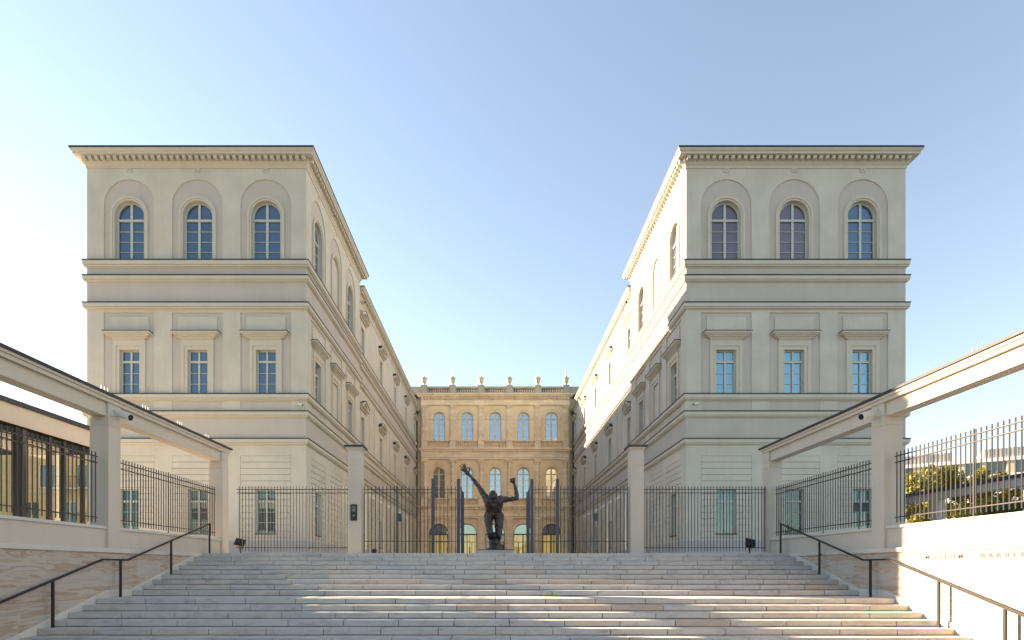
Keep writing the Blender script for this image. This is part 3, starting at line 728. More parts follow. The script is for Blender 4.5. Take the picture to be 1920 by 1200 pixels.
# middle cornice
run(TR, [(-.02, 15.17), (.50, 15.17), (.50, 15.05), (.42, 14.95), (.38, 14.93), (.38, 14.80), (.25, 14.72), (.22, 14.58), (.19, 14.56), (.19, 14.12), (.24, 14.1), (.24, 14.0), (.2, 13.98), (.2, 13.74), (-.02, 13.74)], 9.5)
run(TR, [(-.02, 7.63), (.55, 7.63), (.55, 7.52), (.45, 7.44), (.42, 7.40), (.25, 7.36), (.22, 7.2), (.19, 7.18), (.19, 6.45), (.26, 6.42), (.26, 6.28), (.19, 6.24), (.19, 6.05), (-.02, 6.05)], 9.5)
dentils(TR, fm, -9.6, 9.6, 7.18, 7.4, .2, .44, .62, .3)
TR.build('entablatures', 'ostone', rm)
def storey(pi, ca):
    po = pi.build('pilaster', 'ostone', rm)
    if ca.v: ca.build('capital', 'ochre', po)
for u in pc:
    # top storey: fluted pilaster with leafy capital
    PI, CA = MB(), MB()
    PI.fbox(fm, u-.42, u+.42, 16.29, 20.78, -.02, .06); PI.fbox(fm, u-.30, u+.30, 16.6, 20.38, .0, .2); PI.fbox(fm, u-.35, u+.35, 16.285, 16.6, 0, .26)
    for k in range(5): PI.fbox(fm, u-.25+k*.11, u-.21+k*.11+.03, 16.9, 20.2, .2, .222)
    for k, (hw, n) in enumerate(((.31, .23), (.35, .27), (.40, .32))): CA.fbox(fm, u-hw, u+hw, 20.38+k*.13, 20.38+k*.13+.10, 0, n)
    for k in range(4):
        q = fm.p(u-.27+k*.18, 0, .25); CA.lathe(q[0], q[1], [(0, 20.40), (.06, 20.48), (.075, 20.6), (.03, 20.68)], 6)
    CA.fbox(fm, u-.42, u+.42, 20.76, 20.83, 0, .34)
    z0, z1 = 15.18, 16.28
    PI.fbox(fm, u-.40, u+.40, z0+.12, z1-.12, 0, .34); PI.fbox(fm, u-.45, u+.45, z0, z0+.12, 0, .40); PI.fbox(fm, u-.45, u+.45, z1-.12, z1, 0, .40)
    storey(PI, CA)
    # first floor: engaged column with scrolled capital
    PI, CA = MB(), MB()
    PI.fbox(fm, u-.42, u+.42, 8.63, 13.72, -.02, .06); p = fm.p(u, 0, .02)
    PI.lathe(p[0], p[1], [(.40, 8.7), (.40, 8.82), (.36, 8.9), (.37, 9.0), (.31, 9.08), (.27, 13.45)], 14, -math.pi, 0)
    PI.fbox(fm, u-.42, u+.42, 8.635, 8.72, 0, .46)
    for q in (-1, 1): CA.tube(fm.p(u+q*.33, 13.42, .05), fm.p(u+q*.33, 13.42, .40), .13, seg=12)
    CA.fbox(fm, u-.34, u+.34, 13.42, 13.6, 0, .38); CA.fbox(fm, u-.42, u+.42, 13.58, 13.735, 0, .42)
    z0, z1 = 7.64, 8.64
    PI.fbox(fm, u-.40, u+.40, z0+.12, z1-.12, 0, .34); PI.fbox(fm, u-.45, u+.45, z0, z0+.12, 0, .40); PI.fbox(fm, u-.45, u+.45, z1-.12, z1, 0, .40)
    storey(PI, CA)
    PI, CA = MB(), MB()
    PI.fbox(fm, u-.40, u+.40, 0, .35, 0, .26); PI.fbox(fm, u-.34, u+.34, .34, 5.76, 0, .19); PI.fbox(fm, u-.42, u+.42, 5.75, 6.05, 0, .28)
    storey(PI, CA)
def baluster(mb, u, z0, z1, n, r=.075, seg=8):
    h = z1-z0; p = fm.p(u, 0, n)
    mb.lathe(p[0], p[1], [(r*.9, z0), (r*.9, z0+h*.1), (r*.5, z0+h*.16), (r, z0+h*.36), (r*.8, z0+h*.5), (r*.4, z0+h*.72), (r*.7, z0+h*.8), (r*.4, z0+h*.86), (r*.9, z0+h*.9), (r*.9, z1)], seg)
for u in bc:
    for zs, hw, zb, key in ((19.18, .80, 16.3, 0), (11.91, .81, 8.72, 1)):
        AR = MB()
        def head(r0, r1, n):
            o = [(u+r1*math.cos(q), zs+r1*math.sin(q)) for q in [math.pi*i/20 for i in range(21)]]
            i_ = [(u+r0*math.cos(q), zs+r0*math.sin(q)) for q in [math.pi*i/20 for i in range(21)]]
            AR.plate(fm, o+i_[::-1], [], 0, n)
        head(.82, .98, .05); head(.98, 1.12, .09); head(1.12, 1.22, .13)
        for s in (-1, 1):     # jamb pilasters and imposts
            a, b = sorted((u+s*.82, u+s*1.16)); AR.fbox(fm, a, b, zb, zs-.16, 0, .06)
            a, b = sorted((u+s*.80, u+s*1.24)); AR.fbox(fm, a, b, zs-.16, zs-.02, 0, .13)
        if key:               # keystone with scrolls
            AR.plate(fm, [(u-.11, zs+.80), (u+.11, zs+.80), (u+.18, zs+1.34), (u-.18, zs+1.34)], [], 0, .24)
            for s in (-1, 1):
                AR.tube(fm.p(u+s*.22, zs+1.33, .02), fm.p(u+s*.22, zs+1.33, .2), .10, seg=10)
                AR.plate(fm, [(u+s*.2, zs+1.2), (u+s*.55, zs+1.15), (u+s*.62, zs+1.35), (u+s*.25, zs+1.42)][::s], [], 0, .08)
        AR.build('arch_surround', 'ochre', rm)
    for z0, z1 in ((15.17, 16.22), (7.63, 8.66)):
        BA = MB()
        BA.fbox(fm, u-1.40, u+1.40, z0, z0+.16, 0, .28); BA.fbox(fm, u-1.40, u+1.40, z1-.13, z1, 0, .28)
        for k in range(11): baluster(BA, u-1.25+k*.25, z0+.16, z1-.13,    .12, .085, 8)
        BA.build('window_balustrade', 'ostone', rm)
    AR = MB()
    # arches of the ground floor: plain voussoir band
    o = [(u+1.50*math.cos(q), 4.08+1.50*math.sin(q)) for q in [math.pi*i/20 for i in range(21)]]
    i_ = [(u+1.262*math.cos(q), 4.08+1.262*math.sin(q)) for q in [math.pi*i/20 for i in range(21)]]
    AR.plate(fm, o+i_[::-1], [], 0, .03)
    AR.build('arch_surround', 'ochre', rm)
# roof balustrade
for u in pc:
    BL = MB(); BL.fbox(fm, u-.36, u+.36, 22.235, 23.20, .05, .70); BL.fbox(fm, u-.41, u+.41, 23.20, 23.30, 0, .75); BL.build('pedestal', 'grstone', rm)
for u in bc:
    BL = MB()
    BL.fbox(fm, u-1.50, u+1.50, 22.235, 22.42, .2, .58); BL.fbox(fm, u-1.50, u+1.50, 22.95, 23.16, .18, .60)
    for k in range(12): baluster(BL, u-1.30+k*.236, 22.42, 22.95, .39, .075, 8)
    for s in (-1, 1): BL.fbox(fm, *sorted((u+s*1.50, u+s*1.36)), 22.42, 22.95, .25, .53)
    BL.build('roof_balustrade', 'grstone', rm)
for s in (-1, 1): BL = MB(); BL.fbox(fm, *sorted((s*9.65, s*11.4)), 22.235, 23.2, .1, .4); BL.build('parapet', 'grstone', rm)
mb = MB(); mb.fbox(fm, -11.5, 11.5, 21.9, 23.05, -12, -1.5); mb.fbox(fm, -11.6, 11.6, 23.05, 23.94, -11, -1.9); mb.fbox(fm, -11.6, 11.6, 21.9, 22.2, -1.5, 0); mb.build('roof', 'zinc', rm)
mb = MB(); mb.fbox(fm, -11.5, 11.5, -.1, 21.9, -12, -11.7)
for s in (-1, 1): mb.fbox(fm, *sorted((s*11.5, s*11.2)), -.1, 21.9, -11.7, -.95)
mb.build('rear_wall', 'ochre', rm)
# windows
for i, u in enumerate(bc):
    window_frame(fm, rm, arch(u, .80, 16.22, 19.18), u, .80, 16.22, 19.98, 19.1, (18.4, 17.6, 16.9), 'gsky', 'frame_w', n=-.3, fw=.10, mull=.10)
    window_frame(fm, rm, arch(u, .81, 8.69, 11.91), u, .81, 8.69, 12.72, 11.85, (11.1, 10.3, 9.5), ('ggreen', 'gsky', 'gsky', 'gsky', 'gcream')[i], 'frame_w', n=-.3, fw=.10, mull=.10)
    # glazed doors: dark frame, fanlight, door leaves
    mb = MB(); out = arch(u, 1.26, 0, 4.08); inn = arch(u, 1.18, .08, 4.08); n = -.35
    mb.plate(fm, out, [inn], n-.06, n+.06); mb.fbox(fm, u-1.2, u+1.2, 3.86, 4.02, n-.06, n+.07)
    mb.fbox(fm, u-.05, u+.05, .05, 3.9, n-.05, n+.06)
    for z in (2.95, .3): mb.fbox(fm, u-1.2, u+1.2, z-.04, z+.04, n-.04, n+.04)
    for s in (-1, 1): mb.fbox(fm, u+s*.62-.03, u+s*.62+.03, .05, 2.95, n-.04, n+.04)
    d = mb.build('door', 'dark', rm)
    mb = MB(); mb.plate(fm, [(u-1.18, 4.02), (u+1.18, 4.02)]+[(u+1.18*math.cos(q), 4.08+1.18*math.sin(q)) for q in [math.pi*k/18 for k in range(19)]], [], n-.03, n-.01)
    mb.build('fanlight', 'gfan' if i in (1, 2, 3) else 'gdark', d)
    mb = MB(); mb.fbox(fm, u-1.18, u+1.18, .08, 3.88, n-.03, n-.02); mb.build('door_glass', 'clear', d)
    mb = MB(); random.seed(i+3)
    x = u-1.2
    if i == 2:
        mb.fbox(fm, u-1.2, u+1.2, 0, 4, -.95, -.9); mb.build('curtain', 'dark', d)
    else:
        while x < u+1.2:
            wd = random.uniform(.10, .3); mb.fbox(fm, x, min(x+wd, u+1.25), 0, 3.9, -1.3-random.uniform(0, .3), -1.1)
            x += wd+random.uniform(.0, .16)
        mb.build('curtain', 'gold', d)
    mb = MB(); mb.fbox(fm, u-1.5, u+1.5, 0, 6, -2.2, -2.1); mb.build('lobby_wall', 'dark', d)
# urns on the balustrade
def urn_prof(z):
    return [(0, z), (.26, z), (.26, z+.10), (.14, z+.16), (.12, z+.24), (.22, z+.32), (.30, z+.50), (.33, z+.72), (.30, z+.78), (.33, z+.86), (.42, z+.94), (.42, z+1.0), (.20, z+1.06), (.12, z+1.14), (.13, z+1.2), (.05, z+1.3), (0, z+1.32)]
where = ['leftmost stone urn on the roof balustrade', 'second stone urn from the left on the roof balustrade', 'third stone urn from the left on the roof balustrade',
         'fourth stone urn from the left on the roof balustrade', 'second stone urn from the right on the roof balustrade', 'rightmost stone urn on the roof balustrade, with a bundle of rods above it']
for i, u in enumerate(pc):
    p = fm.p(u, 23.302, .38)
    t = empty('urn', p, where[i], 'urn', 'urns on the roof balustrade')
    mb = MB(); mb.smooth = True; mb.lathe(p[0], p[1], urn_prof(23.302), 16); mb.build('vase', 'urn', t)
    mb = MB()
    mb.tube((p[0], p[1], 24.6), (p[0], p[1], 25.6 if i < 5 else 25.3), .018, seg=5)
    if i == 5:
        for s in (-.12, .12): mb.tube((p[0]+s, p[1], 24.35), (p[0]+s*.7, p[1], 25.5), .035, seg=5)
    mb.build('lightning_rod', 'steelw', t)

# ------------------------------------------------------------------ statue
pl = empty('statue_plinth', (.06, 25, 0), 'low pale stone block with a dark plate under the bronze figure', 'plinth')
mb = MB(); mb.box(-.78, .88, 24.2, 25.8, 0, .235); mb.build('stone_block', 'coping', pl)
mb = MB(); mb.box(-.72, .82, 24.26, 25.74, .236, .27); mb.build('base_plate', 'black', pl)
def P(px, py, dy=0.): 
    d = 25+dy; return ((px-926)*d/1060, d, (1066-py)*d/1060+ZC)
def blob(mb, c, r, sq=(1, 1, 1), jag=0., seg=14, rings=10):
    vs, fs = [], []
    for i in range(rings+1):
        th = math.pi*i/rings
        for j in range(seg):
            ph = 2*math.pi*j/seg; k = 1+random.uniform(-jag, jag)
            vs.append((c[0]+r*sq[0]*k*math.sin(th)*math.cos(ph), c[1]+r*sq[1]*k*math.sin(th)*math.sin(ph), c[2]+r*sq[2]*k*math.cos(th)))
    for i in range(rings):
        for j in range(seg): fs.append((i*seg+j, i*seg+(j+1) % seg, (i+1)*seg+(j+1) % seg, (i+1)*seg+j))
    mb.add(vs, fs)
random.seed(11)
B = MB()                                     # overlapping limb volumes, fused into one skin by a voxel remesh
def limb(pts):
    """pts: (point, radius) along the limb, tapering between them"""
    for (a, ra), (b, rb) in zip(pts[:-1], pts[1:]): B.tube(a, b, ra, rb, seg=14)
    for a, ra in pts: blob(B, a, ra)
# trunk: pelvis, belly, rib cage, back muscles, leaning towards the viewer
blob(B, P(925.6, 963, .05), .36, (1.08, .72, .62)); blob(B, P(925.6, 956, -.02), .36, (1.04, .70, .75)); blob(B, P(925.8, 946, -.12), .40, (1.02, .74, .72))
blob(B, P(926.0, 938.5, -.18), .36, (1.10, .78, .55))
for q in (-1, 1):
    blob(B, P(926+q*8.0, 941, -.30), .20, (1.0, .8, .9)); blob(B, P(926+q*12.2, 937, -.18), .20); blob(B, P(926+q*7.5, 965, .12), .22, (1, 1, .9))
    blob(B, P(926+q*10.5, 951, -.10), .17, (.7, 1, 1.6))
# bowed head on a thick neck, with brow, nose, chin and ears
limb([(P(926, 936, -.22), .17), (P(925, 930, -.40), .125)])
blob(B, P(924.7, 927.2, -.46), .165, (.93, 1.05, 1.12)); blob(B, P(924.6, 924.6, -.42), .15, (1, 1, .9))
blob(B, P(924.7, 928.4, -.63), .035, (.8, 1.2, 1.7)); blob(B, P(924.7, 926.6, -.60), .05, (2.1, .6, .45)); blob(B, P(924.7, 931.4, -.58), .06, (1.2, .9, .7))
blob(B, P(924.7, 930.2, -.61), .035, (1.5, .6, .4))
for q in (-1, 1): blob(B, P(924.7+q*6.9, 927.4, -.44), .05, (.45, .8, 1.1))
# raised arm
limb([(P(913.5, 936.5, -.18), .18), (P(909.5, 931, -.17), .15), (P(903.5, 921.5, -.12), .118), (P(897.2, 911.5, -.06), .098), (P(892.5, 905, -.04), .100), (P(886, 897, -.03), .080), (P(881.2, 891.8, -.02), .060)])
blob(B, P(906, 925, -.15), .135, (.9, 1, 1.2))
# bent arm
limb([(P(939, 937, -.18), .18), (P(945, 936.4, -.16), .135), (P(957, 936, -.12), .108), (P(969, 934.4, -.10), .086)])
limb([(P(969.6, 933.6, -.10), .088), (P(968.6, 926, -.10), .094), (P(966.6, 916, -.10), .076), (P(963.6, 905.5, -.10), .056)])
# legs, knees bent, feet set together on the rock
limb([(P(917, 966, .02), .22), (P(916, 978, -.08), .185), (P(917.8, 992, -.24), .145), (P(918.6, 999, -.28), .135), (P(920.2, 1007, -.10), .125), (P(923, 1014, .10), .085), (P(924, 1017.5, .16), .065), (P(922.2, 1019.2, .0), .06), (P(921.6, 1019.8, -.16), .045)])
limb([(P(935.2, 967, .02), .23), (P(935.6, 980, -.02), .20), (P(935.2, 996, -.10), .165), (P(935, 1003, -.12), .155), (P(934, 1010, .02), .14), (P(932.6, 1015, .12), .09), (P(932, 1018, .16), .07), (P(931.2, 1019.4, .0), .06), (P(931.4, 1020, -.18), .048)])
# open hand: palm, four fingers of different length, thumb
limb([(P(880.4, 890.8, -.02), .062), (P(877.6, 887.4, -.03), .075), (P(874.8, 884.2, -.04), .078)])
blob(B, P(875.6, 886.2, -.04), .10, (1.05, .5, 1.1)); blob(B, P(873.8, 882.8, -.04), .085, (1.1, .5, 1))
for a, b, c, r in (((871.4, 885.6), (867.2, 882.4), (863.2, 879.6), .028), ((871.0, 882.8), (866.8, 877.6), (863.0, 872.8), .030),
                   ((873.0, 880.8), (869.4, 874.8), (866.4, 870.0), .030), ((875.6, 880.6), (872.8, 875.6), (870.6, 871.4), .028)):
    limb([(P(*a, -.05), r*1.1), (P(*b, -.07), r), (P(*c, -.10), r*.75)])
limb([(P(878.4, 887.6, -.04), .038), (P(879.8, 883.6, -.06), .034), (P(880.2, 880.0, -.08), .028), (P(879.6, 877.8, -.09), .022)])
# fist: palm block, four curled fingers, thumb folded across
blob(B, P(961.2, 901.2, -.10), .115, (1.02, .75, .95))
for k in range(4):
    x = 957.2+k*2.55
    limb([(P(x+.2, 898.2, -.10), .036), (P(x, 897.6, -.20), .036), (P(x+.2, 900.8, -.23), .034), (P(x+.3, 902.8, -.19), .028)])
limb([(P(956.9, 903.6, -.12), .036), (P(958.0, 903.6, -.22), .034), (P(961.8, 903.2, -.26), .028)])
me = bpy.data.meshes.new('bronze_statue'); me.from_pydata([tuple(Vector(v)-Vector((.0, 25, .27))) for v in B.v], [], B.f)
stt = bpy.data.objects.new('bronze_statue', me); COL.objects.link(stt); stt.location = (0, 25, .27)
bm = bmesh.new(); bm.from_mesh(me); bmesh.ops.recalc_face_normals(bm, faces=bm.faces); bm.to_mesh(me); bm.free()
rm_ = stt.modifiers.new('fuse', 'REMESH'); rm_.mode = 'VOXEL'; rm_.voxel_size = .016; rm_.use_smooth_shade = True
sm = stt.modifiers.new('soft', 'SMOOTH'); sm.factor = .5; sm.iterations = 4
tx = bpy.data.textures.new('lumps', 'CLOUDS'); tx.noise_scale = .13; tx.noise_depth = 3
dm = stt.modifiers.new('lumps', 'DISPLACE'); dm.texture = tx; dm.strength = .07; dm.mid_level = .5
me.materials.append(M['bronze'])
tag(stt, 'dark bronze striding figure with one arm flung up and the other bent with a fist', 'statue')
mb = MB(); random.seed(5)
mb.lathe(.03, 25.05, [(.33, .0), (.27, .14), (.24, .34), (.25, .5), (.29, .63), (.25, .74), (0, .76)], 9)
mb.v = [(x+random.uniform(-.03, .03), y+random.uniform(-.03, .03)-25, z) for x, y, z in mb.v]
blob(mb, (-.10, -.08, .70), .17, (1, 1, .6), .12); blob(mb, (.13, -.05, .72), .16, (1, 1, .55), .12); blob(mb, (.0, -.2, .62), .13, (1.2, 1, .8), .12)
ro = mb.build('bronze_rock', 'bronze'); ro.parent = stt

# ------------------------------------------------------------------ small fittings
def sec_cam(base, dirv, aim, label, s=1., group='security cameras'):
    """base on the wall, arm out along dirv, housing pointing along aim"""
    t = empty('security_camera', base, label, 'camera', group)
    b = Vector(base); d = Vector(dirv).normalized(); a = Vector(aim).normalized()
    mb = MB(); mb.tube(b, b+d*.02*s, .075*s, seg=14); mb.tube(b+d*.02*s, b+d*.16*s, .05*s, .06*s, seg=12); mb.build('bracket', 'cam', t)
    c = b+d*.19*s; mb = MB(); mb.tube(c-a*.17*s, c+a*.2*s, .072*s, .082*s, seg=16)
    mb.build('housing', 'cam', t)
    mb = MB(); mb.tube(c+a*.2*s, c+a*.21*s, .065*s, seg=14); mb.build('lens', 'black', t)
sec_cam((X_L+.0, 15.72, 3.72), (1, 0, 0), (1, -.15, -.36), 'white bullet camera on the shaded left pergola pillar', 1.3)
sec_cam((X_R, 15.74, 3.74), (-1, 0, 0), (-1, -.15, -.33), 'white bullet camera on the right pergola pillar', 1.3)
sec_cam((-10.28, 29.99, 8.12), (.35, -1, 0), (1, -.25, -.35), 'small white camera on the left tower wall, near its corner', .8)
sec_cam((10.75, 29.99, 8.16), (-.35, -1, 0), (-1, -.25, -.35), 'small white camera on the right tower wall, near its corner', .8)
sec_cam((-10.15, 42.8, 19.6), (1, 0, 0), (.6, -.7, -.3), 'white camera high on the left courtyard side, under the eaves', 1.5)
sec_cam((10.45, 42.8, 19.6), (-1, 0, 0), (-.6, -.7, -.3), 'white camera high on the right courtyard side, under the eaves', 1.5)
def flood(x, y, label, s=1.):
    t = empty('floodlight', (x, y, 0), label, 'lamp', 'black floodlights behind the fence')
    mb = MB(); mb.tube((x, y, 0), (x, y, .30*s), .03*s); mb.box(x-.09*s, x+.09*s, y-.06*s, y+.06*s, 0, .04); mb.build('stand', 'black', t)
    mb = MB(); c = Vector((x, y, .46*s)); 
    vs = []
    for (a, b, cc) in [(-1, -1, -1), (1, -1, -1), (1, 1, -1), (-1, 1, -1), (-1, -1, 1), (1, -1, 1), (1, 1, 1), (-1, 1, 1)]:
        w_ = .20*s if b < 0 else .15*s
        p = Vector((a*w_, b*.09*s, cc*.16*s)); p.rotate(Matrix.Rotation(R(-28), 3, 'X')); p.rotate(Matrix.Rotation(R(12), 3, 'Y')); vs.append(c+p)
    mb.add(vs, [(0, 1, 2, 3), (4, 7, 6, 5), (0, 4, 5, 1), (1, 5, 6, 2), (2, 6, 7, 3), (3, 7, 4, 0)]); mb.build('lamp_head', 'black', t)
flood(-10.2, 22.75, 'black floodlight behind the left front fence'); flood(10.3, 22.75, 'black floodlight behind the right front fence')
flood(-5.4, 25.6, 'small black floodlight standing in the court, just right of the left square pillar', .5)
def spikes(x, y, label):
    t = empty('bird_spikes', (x, y, 4.235), label, 'bird spikes', 'bird spikes on the pergola beams')
    mb = MB()
    for k in range(3): mb.tube((x, y+k*.13, 4.235), (x, y+k*.13, 4.40), .009, seg=5)
    mb.build('spikes', 'corr', t); mb = MB(); mb.box(x-.02, x+.02, y-.05, y+.31, 4.236, 4.242); mb.build('base_strip', 'zinc', t)
names = ['first from the large pillar', 'second from the large pillar', 'third from the large pillar', 'nearest the far pillar']
for i, px in enumerate((190, 268, 333, 385)): spikes(-10.6, 1060*10.6/(926-px), 'white bird spikes on the left shaded beam, '+names[i])
for i, px in enumerate((1668, 1743, 1843)): spikes(10.73, 1060*10.73/(px-926), 'white bird spikes on the right sunny beam, '+('nearest the large pillar', 'middle of the three', 'nearest the picture edge')[i])

# ------------------------------------------------------------------ glazed pavilion on the left
pv = empty('pavilion', (-19, 12, 0), 'low glazed pavilion with black posts, cream fascia and dark flat roof, left of the stairs', 'building')
mb = MB(); mb.box(-25, -13.9, -4, 20.85, 4.22, 4.30); mb.box(-24.8, -14.1, -4, 20.6, 4.30, 4.42); mb.build('roof', 'zinc', pv)
mb = MB(); mb.box(-24.9, -14.0, -4, 20.7, 3.66, 4.218); mb.build('fascia', 'wallp', pv)
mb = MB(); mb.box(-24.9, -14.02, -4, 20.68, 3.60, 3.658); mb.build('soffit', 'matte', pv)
for y, wd in ((20.5, .14), (19.35, .10), (18.5, .12), (17.9, .12), (16.9, .14), (16.65, .08), (15.2, .1), (13.8, .1), (12.2, .1), (10.2, .1), (7, .1), (3, .1)):
    mb = MB(); mb.box(-14.14, -14.03, y-wd/2, y+wd/2, 0, 3.60); mb.build('post', 'dark', pv)
mb = MB(); mb.box(-14.09, -14.08, -4, 20.45, .05, 3.6); mb.build('glazing', 'clear', pv)
mb = MB(); mb.box(-14.13, -14.04, -4, 20.43, 0, .12); mb.build('sill_beam', 'dark', pv)

# ------------------------------------------------------------------ street buildings seen through the pavilion
def street_house(x0, x1, y, h, mat, label, wins, glass='gblue', balc=()):
    r = empty('town_house', ((x0+x1)/2, y, 0), label, 'building', 'street houses behind the pavilion')
    f = F(x0, y, 1, 0, 0, -1); W = x1-x0
    holes = [rect(u-.75, u+.75, z, z+2.1) for u, z in wins]
    mb = MB(); mb.plate(f, rect(0, W, 0, h), holes, -.25, 0); mb.fbox(f, 0, W, 0, h, -9, -.5); mb.build('wall', mat, r)
    mb = MB(); mb.fbox(f, -.2, W+.2, h, h+.25, -9, .25); mb.build('roof', 'zinc', r)
    mb = MB()
    for z in (2.9, 6.1): mb.fbox(f, 0, W, z, z+.28, -.05, .12)
    mb.build('string_course', 'grstone', r)
    for i, (u, z) in enumerate(wins):
        mb = MB(); mb.plate(f, rect(u-.75, u+.75, z, z+2.1), [rect(u-.66, u-.04, z+.08, z+2.02), rect(u+.04, u+.66, z+.08, z+2.02)], -.2, -.14)
        w_ = mb.build('window', 'frame_w', r); mb = MB(); mb.fbox(f, u-.7, u+.7, z+.05, z+2.05, -.24, -.19); mb.build('glass', glass, w_)
    for u, z in balc:
        mb = MB(); mb.fbox(f, u-1.6, u+1.6, z-.15, z, 0, .9)
        b_ = mb.build('balcony', 'grstone', r); mb = MB()
        for k in range(17): mb.fbox(f, u-1.55+k*.19, u-1.53+k*.19, z, z+.95, .86, .88)
        mb.fbox(f, u-1.6, u+1.6, z+.95, z+1.0, .84, .9); mb.build('railing', 'iron', b_)
street_house(-42.2, -30, 50, 10.2, 'y1', 'ochre street house with blue windows and a balcony, seen through the pavilion',
             [(2.6, 6.6), (5.9, 6.6), (9.4, 6.6), (1.2, 3.3), (4.6, 3.3), (8.0, 3.3), (3.0, .4), (6.5, .4)], 'gblue', ((5.4, 6.5), (5.4, 3.3)))
street_house(-58, -42.6, 47, 10.3, 'y2', 'pale lime-yellow street house at the far left, seen through the pavilion',
             [(3, 6.5), (7, 6.5), (3, 3.2), (7, 3.2), (11, 3.2), (5, .3)], 'gteal')

# ------------------------------------------------------------------ right background
bp = empty('rear_pergola', (26.6, 40, 0), 'far grey pergola in shade beyond the right fence', 'pergola')
for y in (21.5, 27.6, 33.7, 39.8, 45.9):
    mb = MB(); mb.box(26.4, 26.9, y, y+.5, 0, 4.0); mb.build('pillar', 'plinth', bp)
mb = MB(); mb.box(26.42, 26.88, 18, 47, 3.6, 4.02); mb.build('beam', 'plinth', bp)
mb = MB(); mb.box(26.3, 27.0, 18, 47, 4.022, 4.2); mb.build('beam_capping', 'zinc', bp)
def tree(x, y, h, cr, mat, label, seed, n=9000, zc=None):
    random.seed(seed)
    t = empty('tree', (x, y, 0), label, 'tree', 'trees beyond the right fence')
    mb = MB(); mb.tube((x, y, 0), (x+.1, y, h*.35), .22, .16, 9); mb.tube((x+.1, y, h*.35), (x-.1, y, h*.75), .16, .07, 8)
    for k in range(9):
        q = k*2.4; z = h*(.28+.055*k); mb.tube((x, y, z), (x+math.cos(q)*cr*.75, y+math.sin(q)*cr*.75, z+h*.14), .07, .02, 6)
    mb.build('trunk', 'bark', t)
    cl = []
    for k in range(46):
        q = random.uniform(0, 6.28); a = random.uniform(.1, 1.0)**.6; z = random.uniform(.24, .97)
        rr_ = cr*math.sin(math.pi*min(1, max(0, (z-.12)/.95))**.8)*a
        cl.append((x+math.cos(q)*rr_, y+math.sin(q)*rr_, h*z, random.uniform(.35, .85)*cr*.36))
    vs, fs = [], []
    for i in range(n):
        c = random.choice(cl); d = Vector((random.gauss(0, 1), random.gauss(0, 1), random.gauss(0, .8))).normalized()*c[3]*random.uniform(.55, 1.1)
        p = Vector(c[:3])+d; s = random.uniform(.12, .24)*(h/10)
        a = Vector((random.gauss(0, 1), random.gauss(0, 1), random.gauss(0, 1))).normalized(); b = a.cross(d).normalized()
        k = len(vs); vs += [p-a*s, p+b*s*.55, p+a*s, p-b*s*.55]; fs.append((k, k+1, k+2, k+3))
    mb = MB(); mb.add(vs, fs)
    me = bpy.data.meshes.new('crown'); me.from_pydata([tuple(Vector(v)-Vector((x, y, 0))) for v in vs], [], fs); me.materials.append(M[mat])
    o = bpy.data.objects.new('crown', me); COL.objects.link(o); o.parent = t
tree(55.0, 75, 12.0, 3.6, 'leaf', 'yellow-green tree nearest the right tower, beyond the fence', 1)
tree(60.0, 76, 13.2, 4.0, 'leaf', 'taller yellowing tree in the middle of the row beyond the right fence', 2)
tree(65.2, 75, 12.6, 3.8, 'leaf', 'yellow-green tree at the right end of the lit row beyond the fence', 3)
tree(40.0, 44, 4.6, 2.3, 'leaf2', 'low dark green tree under the far pergola beam', 4, 4500)
tree(36.2, 42, 4.0, 1.9, 'leaf', 'low olive tree close beside the right tower edge', 5, 3500)
tree(43.5, 45, 4.9, 2.4, 'leaf2', 'dark bushy tree behind the far pergola, near the picture edge', 6, 4500)
tree(31.5, 35.0, 3.6, 1.7, 'leaf2', 'small dark tree next to the lilac van', 7, 3500)
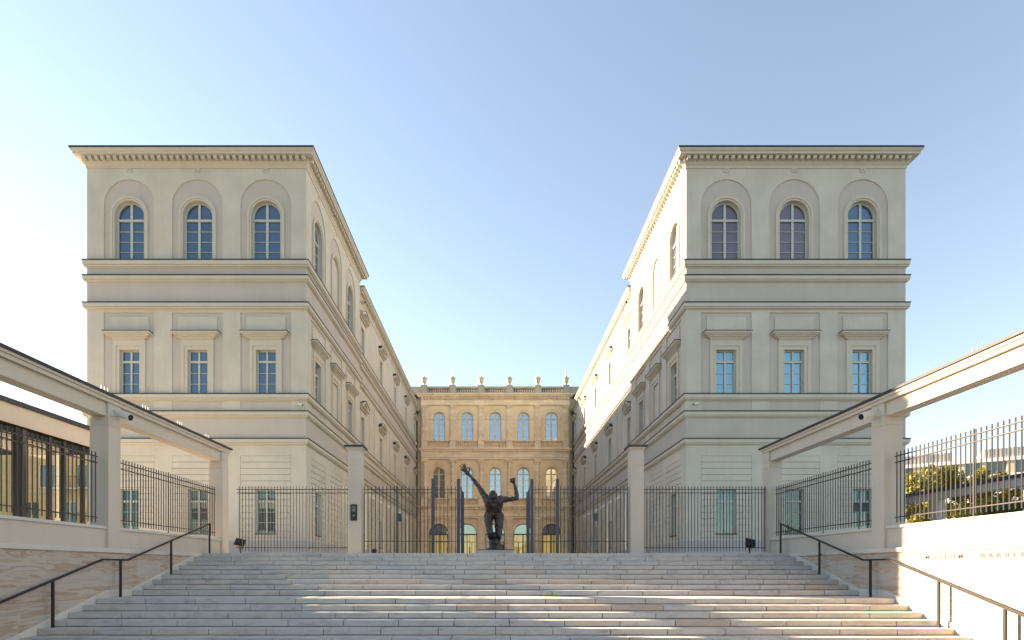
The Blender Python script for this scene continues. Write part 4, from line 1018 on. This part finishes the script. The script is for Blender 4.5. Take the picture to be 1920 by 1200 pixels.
# modern office building
ob = empty('office_building', (75, 88, 0), 'white modern office block with dark window bands and grey roof boxes, behind the trees', 'building')
dx, dy = 77.3-65.7, 82.4-90.; ln = math.hypot(dx, dy); fo = F(52., 99., dx/ln, dy/ln, -.548*1, -.836*1)
fo = F(50., 100.3, dx/ln, dy/ln, dy/ln, -dx/ln)
LN = 50
mb = MB()
for z0, z1 in ((-.1, 4.0), (5.8, 7.4), (9.2, 10.9), (12.6, 13.5), (15.4, 15.9)): mb.fbox(fo, 0, LN, z0, z1, -12, .25)
mb.build('floor_bands', 'white', ob)
mb = MB()
for z0, z1 in ((4.0, 5.8), (7.4, 9.2), (10.9, 12.6), (13.5, 15.4)): mb.fbox(fo, .1, LN-.1, z0, z1, -12, -.3)
mb.build('window_band', 'gteal', ob)
for z0, z1 in ((4.0, 5.8), (7.4, 9.2), (10.9, 12.6), (13.5, 15.4)):
    for k in range(18): mb = MB(); mb.fbox(fo, k*LN/18+.2, k*LN/18+.6+(.5 if k % 2 else 0), z0, z1, -.3, .05); mb.build('window_pier', 'grstone', ob)
for a, b in ((2, 15.2), (16.6, 24.5), (28.2, 34.6), (36.8, 48)):
    mb = MB(); mb.fbox(fo, a, b, 15.9, 17.35, -8, -.3)
    for k in range(int((b-a)/.45)): mb.fbox(fo, a+k*.45, a+k*.45+.2, 15.9, 17.33, -.3, -.24)
    mb.build('roof_box', 'corr', ob)
# parked van
vn = empty('parked_van', (19.6, 18.3, 0), 'pale lilac parked van glimpsed through the fence at the right edge', 'van')
mb = MB(); f = F(18.7, 16.0, 0, 1, -1, 0)
body = [(0, .45), (4.6, .45), (4.6, 1.0), (4.25, 1.25), (3.6, 1.93), (3.3, 2.02), (.25, 2.02), (.05, 1.85)]
mb.plate(f, body, [], -1.8, 0, back=True); mb.build('body', 'lilac', vn)
mb = MB(); mb.plate(f, [(2.5, 1.2), (4.0, 1.2), (3.5, 1.8), (2.5, 1.8)], [], 0, .012); mb.plate(f, [(.4, 1.2), (2.3, 1.2), (2.3, 1.8), (.4, 1.8)], [], 0, .012); mb.build('side_window', 'gdark', vn)
for y in (16.9, 19.8):
    for x in (18.68, 20.32):
        mb = MB(); mb.tube((x, y, .33), (x+.2, y, .33), .33, seg=20); w_ = mb.build('wheel', 'rubber', vn)
        mb = MB(); mb.tube((x-.01, y, .33), (x+.21, y, .33), .2, seg=16); mb.build('rim', 'steelw', w_)
